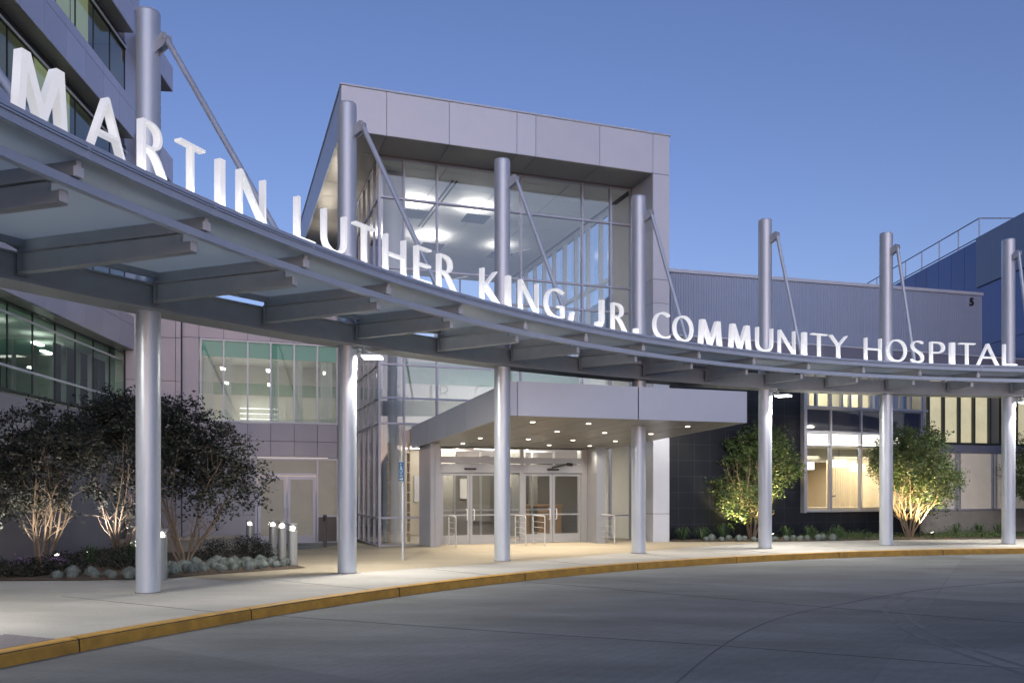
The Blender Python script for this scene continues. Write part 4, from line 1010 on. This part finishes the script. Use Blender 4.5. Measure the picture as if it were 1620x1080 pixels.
# ------------------------------------------------------------------ trees and plants
def leafquad(vs, fs, p, s, rnd, flat=.0, droop=None):
    d = Vector((rnd.gauss(0, 1), rnd.gauss(0, 1), rnd.gauss(0, .7))).normalized()
    t = Vector((rnd.gauss(0, 1), rnd.gauss(0, 1), rnd.gauss(0, 1))); n = d.cross(t).normalized()
    l = s * rnd.uniform(.5, 1.45); w_ = l * rnd.uniform(.35, .6)
    k = len(vs); q = p + d * l
    vs += [p, p + d * l * .5 + n * w_ * .5, q, p + d * l * .5 - n * w_ * .5]; fs.append((k, k + 1, k + 2, k + 3))
def make_tree(name, loc, H, rad, z_low, seed, leafm, label, cat='tree', stems=8, sprays=330, dens=2.1, lean=(0, 0), leaf=.078, lobes=9, per=30, spread=.42, topz=None):
    rnd = random.Random(seed); z0 = hz(loc[0], loc[1])
    e = empty(name, (loc[0], loc[1], z0)); tag(e, label, cat)
    tr = MB(); tips = []
    cz = (H + z_low) / 2; rz = (H - z_low) / 2
    lob = []
    for k in range(lobes):
        a = rnd.uniform(0, 6.283); t = rnd.uniform(.25, .78); zz = rnd.uniform(-.75, .7)
        f = math.sqrt(max(.05, 1 - zz * zz))
        lob.append((Vector((lean[0] + math.cos(a) * rad * t * f, lean[1] + math.sin(a) * rad * t * f, cz + zz * rz)), rad * rnd.uniform(.30, .50)))
    lob.append((Vector((lean[0], lean[1], cz)), rad * .55)); lob.append((Vector((lean[0] * .8 + rnd.uniform(-.2, .2) * rad, lean[1], H - rad * .38)), rad * .40))
    for s in range(stems):
        a = 6.283 * s / stems + rnd.uniform(-.3, .3); sp = spread * rnd.uniform(.35, 1.1)
        p = Vector((math.cos(a) * .05, math.sin(a) * .05, -.05)); d = Vector((math.cos(a) * sp, math.sin(a) * sp, 1)).normalized()
        r = rnd.uniform(.020, .033)
        tgt = lob[s % len(lob)][0]
        for k in range(9):
            d = (d + Vector((rnd.gauss(0, .10), rnd.gauss(0, .10), .03)) + ((tgt - p).normalized() * (.10 if k > 2 else 0))).normalized()
            q = p + d * (H * .085); tr.tube(p, q, r, 7, r * .88, cap=False); r *= .88
            if k > 1:
                for _ in range(2):
                    bd = (d + Vector((rnd.gauss(0, .7), rnd.gauss(0, .7), rnd.uniform(-.1, .5)))).normalized(); b0 = p
                    br_ = r * .5
                    for _k in range(3):
                        b1 = b0 + bd * rad * .16; tr.tube(b0, b1, br_, 5, br_ * .75, cap=False); br_ *= .75; bd = (bd + Vector((rnd.gauss(0, .25), rnd.gauss(0, .25), rnd.gauss(.05, .2)))).normalized(); b0 = b1
            p = q
    vs = []; fs = []
    for k in range(int(sprays * dens)):
        c, lr = lob[rnd.randrange(len(lob))]
        dd = Vector((rnd.gauss(0, 1), rnd.gauss(0, 1), rnd.gauss(0, 1))).normalized()
        base = c + Vector((dd.x, dd.y, dd.z * .9)) * lr * rnd.uniform(.25, 1.0) ** .6
        out = (dd + Vector((rnd.gauss(0, .4), rnd.gauss(0, .4), rnd.gauss(.0, .35)))).normalized()
        L = rnd.uniform(.16, .46) * (1.5 if rnd.random() < .10 else 1)
        tr.tube(base - out * .08, base + out * L * .7, .004, 3, .0015, cap=False)
        for i in range(per):
            t = rnd.random(); pp = base + out * L * t + Vector((rnd.gauss(0, .06), rnd.gauss(0, .06), rnd.gauss(-.01 - .05 * t, .05)))
            leafquad(vs, fs, pp, leaf, rnd)
    tr.build('trunk', M['bark'], e, True)
    me = bpy.data.meshes.new('crown'); me.from_pydata([tuple(v) for v in vs], [], fs); me.materials.append(leafm)
    o = bpy.data.objects.new('crown', me); COL.objects.link(o); o.parent = e
    return e
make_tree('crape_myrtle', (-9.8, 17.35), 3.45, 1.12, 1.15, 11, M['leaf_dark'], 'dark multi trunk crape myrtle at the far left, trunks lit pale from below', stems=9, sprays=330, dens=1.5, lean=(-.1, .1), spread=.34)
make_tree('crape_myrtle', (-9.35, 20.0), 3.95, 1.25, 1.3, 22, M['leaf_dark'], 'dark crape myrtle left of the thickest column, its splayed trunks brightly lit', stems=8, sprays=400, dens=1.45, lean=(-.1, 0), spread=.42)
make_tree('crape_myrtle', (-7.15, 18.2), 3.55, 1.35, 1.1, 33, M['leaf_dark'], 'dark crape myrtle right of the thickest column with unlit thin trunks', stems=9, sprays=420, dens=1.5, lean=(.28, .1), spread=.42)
make_tree('crape_myrtle', (7.75, 26.9), 3.5, 1.55, .95, 44, M['leaf_green'], 'green crape myrtle with golden uplight before the slate tile wall', stems=9, sprays=520, lean=(.2, 0), spread=.38)
make_tree('crape_myrtle', (13.35, 28.0), 3.7, 1.6, 1.0, 55, M['leaf_green'], 'green crape myrtle before the lit shop window corner, golden underneath', stems=10, sprays=560, lean=(.1, 0), spread=.40)
make_tree('crape_myrtle', (18.6, 29.0), 3.5, 1.5, .95, 66, M['leaf_green'], 'green crape myrtle cut off by the right edge of the picture', stems=9, sprays=420, lean=(0, 0), spread=.40)

# ground spot lamps
up = [((-10.1, 18.5), (-9.75, 17.5, 2.0), 55, (1, .9, .75), 'small ground spot glowing between the two left trees'), ((-9.9, 19.4), (-9.35, 20.0, 1.8), 55, (1, .93, .86), 'small ground spot under the tree left of the thickest column'),
      ((8.35, 26.6), (7.7, 27.0, 1.9), 210, (1, .78, .36), 'small ground spot right of the golden tree by the slate wall'), ((13.95, 27.6), (13.3, 28.1, 1.9), 210, (1, .78, .36), 'small ground spot right of the tree by the shop window')]
up1 = None
for (x, y), tg, en, colr, lb in up:
    if up1 is None:
        e = empty('ground_spot'); up1 = e
        MB().tube((0, 0, -.03), (0, 0, .12), .015, 8).build('stake', M['black'], e); MB().tube((0, 0, .12), (.03, 0, .20), .045, 14, .055).build('head', M['black'], e, True)
        MB().tube((.031, 0, .203), (.033, 0, .207), .045, 14).build('lens', M['fixw'], e)
    else: e = copy_tree(up1)
    z = hz(x, y); e.location = (x, y, z); d = (tg[0] - x, tg[1] - y); e.rotation_euler = (0, 0, math.atan2(d[1], d[0])); tag(e, lb, 'ground lamp', 'ground spots under the trees')
    lamp('SPOT', 'tree_uplight', (x, y, z + .24), en, colr, .04, spot=75, blend=.8, target=tg)
    for sx_ in ((-.6, -.6), (.6, -.6)):      # two extra lamps without fixtures, added to brighten the foliage from below
        bx_, by_ = tg[0] + sx_[0], tg[1] + sx_[1]
        lamp('SPOT', 'tree_uplight', (bx_, by_, z + .3), en * .8, colr, .04, spot=110, blend=.8, target=(tg[0] + sx_[0] * .6, tg[1] + .1, 3))

def tuft_mesh(seed, n, h, r, wd, m, arch=.5, name='tuft', base=.12):
    rnd = random.Random(seed); vs = []; fs = []
    for i in range(n):
        a = rnd.uniform(0, 6.283); t = math.sqrt(rnd.random()); hh = h * rnd.uniform(.75, 1.1); out = r * t * rnd.uniform(.8, 1.1)
        p = Vector((math.cos(a) * out * base, math.sin(a) * out * base, 0)); s = Vector((-math.sin(a), math.cos(a), 0)) * wd
        m1 = Vector((math.cos(a) * out * .55, math.sin(a) * out * .55, hh * (1 - .25 * t * t))); q = Vector((math.cos(a) * out * 1.0, math.sin(a) * out * 1.0, hh * (1 - arch * t * t)))
        k = len(vs); vs += [p - s, p + s, m1 + s * .8, m1 - s * .8, q]; fs += [(k, k + 1, k + 2, k + 3), (k + 3, k + 2, k + 4)]
    me = bpy.data.meshes.new(name); me.from_pydata([tuple(v) for v in vs], [], fs); me.materials.append(m); return me
fm = [tuft_mesh(100 + i, 520, .17, .165, .004, M['fescue'], .85, 'fescue', .55) for i in range(4)]
rnd = random.Random(5)
def inside(poly, x, y):
    c = False; j = len(poly) - 1
    for i in range(len(poly)):
        xi, yi = poly[i]; xj, yj = poly[j]
        if (yi > y) != (yj > y) and x < (xj - xi) * (y - yi) / (yj - yi) + xi: c = not c
        j = i
    return c
fpos = []
FP = [(-6.45, 15.1), (-5.6, 16.1), (-4.42, 17.25), (-4.75, 18.0), (-5.2, 18.6), (-6.6, 17.9), (-7.0, 16.9), (-7.0, 15.0)]
y = 15.0; row = 0
while y < 18.8:
    x = -7.2 + (row % 2) * .18
    while x < -4.3:
        xx, yy = x + rnd.uniform(-.05, .05), y + rnd.uniform(-.05, .05)
        if inside(FP, xx, yy) and math.dist((xx, yy), (-6.25, 14.85)) > .25 and math.dist((xx, yy), (-4.63, 17.57)) > .2: fpos.append((xx, yy, 0))
        x += .31
    y += .29; row += 1
for k in range(9): fpos.append((-8.2 + k * .17 + rnd.uniform(-.04, .04), 14.95 + (k % 2) * .3 + rnd.uniform(-.05, .05), 1))
for k in range(17): fpos.append((6.0 + k * .26 + rnd.uniform(-.05, .05), 25.98 + .16 * max(0, k - 7) * .26 + (k % 2) * .2 + rnd.uniform(-.04, .04), 2))
FL = ['small blue grey fescue mound in the dense patch between column and bollards', 'small blue grey fescue mound at the front left of the dark bed', 'small blue grey fescue mound along the slate tile wall bed']
for i, (x, y, g_) in enumerate(fpos):
    o = bpy.data.objects.new('fescue_mound', fm[i % 4]); COL.objects.link(o); s = rnd.uniform(.75, 1.15)
    o.location = (x, y, hz(x, y) + .03); o.scale = (s, s, s * rnd.uniform(.85, 1.15)); o.rotation_euler = (0, 0, rnd.uniform(0, 6.28))
    tag(o, FL[g_], 'grass mound', ['fescue mounds beside the bollards', 'fescue mounds at the front left', 'fescue mounds by the slate wall'][g_])

def shrub(name, loc, r, h, seed, m, label, n=1500, flowers=0, group=None):
    rnd = random.Random(seed); vs = []; fs = []; z0 = hz(*loc)
    e = empty(name, (*loc, z0)); tag(e, label, 'shrub', group)
    lob = [(Vector((rnd.uniform(-.5, .5) * r, rnd.uniform(-.5, .5) * r, h * rnd.uniform(.35, .6))), rnd.uniform(.4, .6)) for _ in range(6)]
    pts = []
    for i in range(n):
        c, lr = lob[rnd.randrange(6)]; d = Vector((rnd.gauss(0, 1), rnd.gauss(0, 1), rnd.gauss(0, 1))).normalized()
        p = c + Vector((d.x * r * lr, d.y * r * lr, d.z * h * lr)) * rnd.uniform(.5, 1.05); p.z = max(p.z, .02); pts.append(p); leafquad(vs, fs, p, .045, rnd)
    me = bpy.data.meshes.new('foliage'); me.from_pydata([tuple(v) for v in vs], [], fs); me.materials.append(m)
    o = bpy.data.objects.new('foliage', me); COL.objects.link(o); o.parent = e
    s = MB()
    for i in range(8): a = i * .8; s.tube((0, 0, 0), (math.cos(a) * r * .5, math.sin(a) * r * .5, h * .6), .008, 5, .004, cap=False)
    s.build('stem', M['bark'], e)
    if flowers:
        vs = []; fs = []
        pts.sort(key=lambda p: -p.z + p.y * .3)
        for p in pts[:flowers]: 
            for _ in range(3): leafquad(vs, fs, p + Vector((rnd.gauss(0, .012), -.02, .02 + rnd.gauss(0, .012))), .028, rnd)
        me = bpy.data.meshes.new('flower'); me.from_pydata([tuple(v) for v in vs], [], fs); me.materials.append(M['flower'])
        o = bpy.data.objects.new('blossom_cover', me); COL.objects.link(o); o.parent = e; o['kind'] = 'stuff'
sh_ = [((-9.3, 15.1), .45, .42, 1, 'low shrub with purple flowers at the front of the bed, farthest left'), ((-8.75, 15.15), .45, .40, 1, 'low shrub with purple flowers below the lit trunks of the left tree'),
       ((-8.3, 15.5), .45, .40, 1, 'low shrub with purple flowers, rightmost of its row'), ((-10.0, 15.6), .5, .4, 0, 'dark low shrub at the left picture edge'),
       ((-8.9, 16.6), .6, .45, 0, 'dark low shrub in front of the left ground spot'), ((-8.2, 17.3), .6, .45, 0, 'dark low shrub in the middle of the left bed'),
       ((-7.6, 16.4), .5, .38, 0, 'dark low shrub just left of the thickest column base'), ((-6.9, 19.4), .6, .55, 0, 'dark shrub behind the trunks of the right dark tree'),
       ((-6.35, 20.2), .65, .62, 0, 'dark rounded shrub before the half hidden bollard'), ((-5.85, 19.3), .5, .5, 0, 'dark shrub left of the second lit bollard'), ((-8.6, 19.4), .6, .45, 0, 'dark low shrub under the brightly lit trunks')]
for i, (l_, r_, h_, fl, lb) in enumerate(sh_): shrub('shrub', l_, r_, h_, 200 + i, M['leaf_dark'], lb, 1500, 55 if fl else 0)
# strap leaved plants
def strap(loc, seed, label, group, s=1.0):
    me = tuft_mesh(seed, 34, .42 * s, .42 * s, .014, M['strap'], .85, 'strap_plant'); o = bpy.data.objects.new('strap_plant', me); COL.objects.link(o); o.location = (*loc, hz(*loc) + .02); tag(o, label, 'plant', group)
wall = [(5.35, 26.15), (6.0, 26.35), (6.75, 26.6), (8.9, 27.0), (9.7, 27.1), (10.7, 27.4), (15.3, 28.7), (16.2, 28.9), (17.0, 29.1)]
wl = ['first strap leaved plant at the foot of the slate wall beside the entrance pier', 'second strap leaved plant from the entrance pier along the slate wall', 'strap leaved plant just left of the golden tree', 'strap leaved plant just right of the golden tree ground spot', 'strap leaved plant under the left end of the shop window', 'strap leaved plant under the middle of the shop window',
      'strap leaved plant before the concrete base wall, right of the shop window tree', 'strap leaved plant before the concrete base wall, middle of three', 'strap leaved plant before the concrete base wall, beside the last column']
for i, (l_, lb) in enumerate(zip(wall, wl)): strap(l_, 300 + i, lb, 'strap leaved plants in the right bed', 1.1 if i != 2 else 1.3)
for i, l_ in enumerate([(-9.2, 18.2), (-8.5, 18.7)]): strap(l_, 330 + i, ['strap leaved plant between the lit trees', 'strap leaved plant under the tree left of the thickest column'][i], 'strap leaved plants in the left bed')
# ground cover on the right bed
vs = []; fs = []; rnd = random.Random(77)
for i in range(26000):
    x = rnd.uniform(8.6, 21.5); t = rnd.random() ** .8
    yf = 25.98 + (x - 8.6) * .165; yb = 27.55 + (x - 8.6) * .34
    y = yf + .15 + (min(yb, yf + 2.2) - yf - .2) * t
    dens = math.sin(x * 3.1) * math.sin(y * 4.3 + x) + math.sin(x * 1.3)
    if dens < -.3 + rnd.uniform(-.6, .4): continue
    leafquad(vs, fs, Vector((x, y, .03 + abs(rnd.gauss(0, .07)) * (1.4 if dens > .5 else .8))), .05, rnd)
me = bpy.data.meshes.new('ground_cover'); me.from_pydata([tuple(v) for v in vs], [], fs); me.materials.append(M['cover'])
o = bpy.data.objects.new('ground_cover', me); COL.objects.link(o); tag(o, 'green ground cover spreading over the right planting bed', 'ground cover', kind='stuff')

# the wooded far side of the turnaround, behind the camera; seen only in the glass
vs = []; fs = []; rnd = random.Random(9); N = 150
for i in range(N + 1):
    a = R(175 + 190 * i / N); h = 5.5 + 2.2 * math.sin(i * .37) + 1.4 * math.sin(i * 1.3 + 1) + rnd.uniform(-.8, .8)
    r_ = 62 + 6 * math.sin(i * .21)
    for rr, z in ((r_, -.3), (r_ - 2, h * .45), (r_, h * .8), (r_ + 3, h), (r_ + 7, h * .9), (r_ + 9, -.3)):
        rr += rnd.uniform(-.9, .9); vs.append((5 + rr * math.cos(a), rr * math.sin(a), z + (rnd.uniform(-.3, .3) if z > 0 else 0)))
for i in range(N):
    for j in range(5): k = i * 6 + j; fs.append((k, k + 1, k + 7, k + 6))
o = MB().add(vs, fs).build('far_wood', M['leaf_dark']); tag(o, 'dark belt of trees across the road reflected in the glass', 'woodland', kind='stuff')

vs = []; fs = []
for i in range(2600):
    if i % 2: p_ = (rnd.uniform(-11.5, -4.2), rnd.uniform(14.6, 22)); ok = inside(LBED, *p_)
    else: p_ = (rnd.uniform(4.9, 22), rnd.uniform(25.7, 31)); ok = inside(RBED, *p_)
    if ok: leafquad(vs, fs, Vector((*p_, hz(*p_) + .05)), .045, rnd)
M['litter'] = mat('leaf_litter', (.16, .11, .06), .9, noise=.5, nscale=6)
me = bpy.data.meshes.new('leaf_litter'); me.from_pydata([tuple(v) for v in vs], [], fs); me.materials.append(M['litter'])
o = bpy.data.objects.new('leaf_litter', me); COL.objects.link(o); tag(o, 'brown leaf litter scattered over the planting beds', 'leaf litter', kind='stuff')
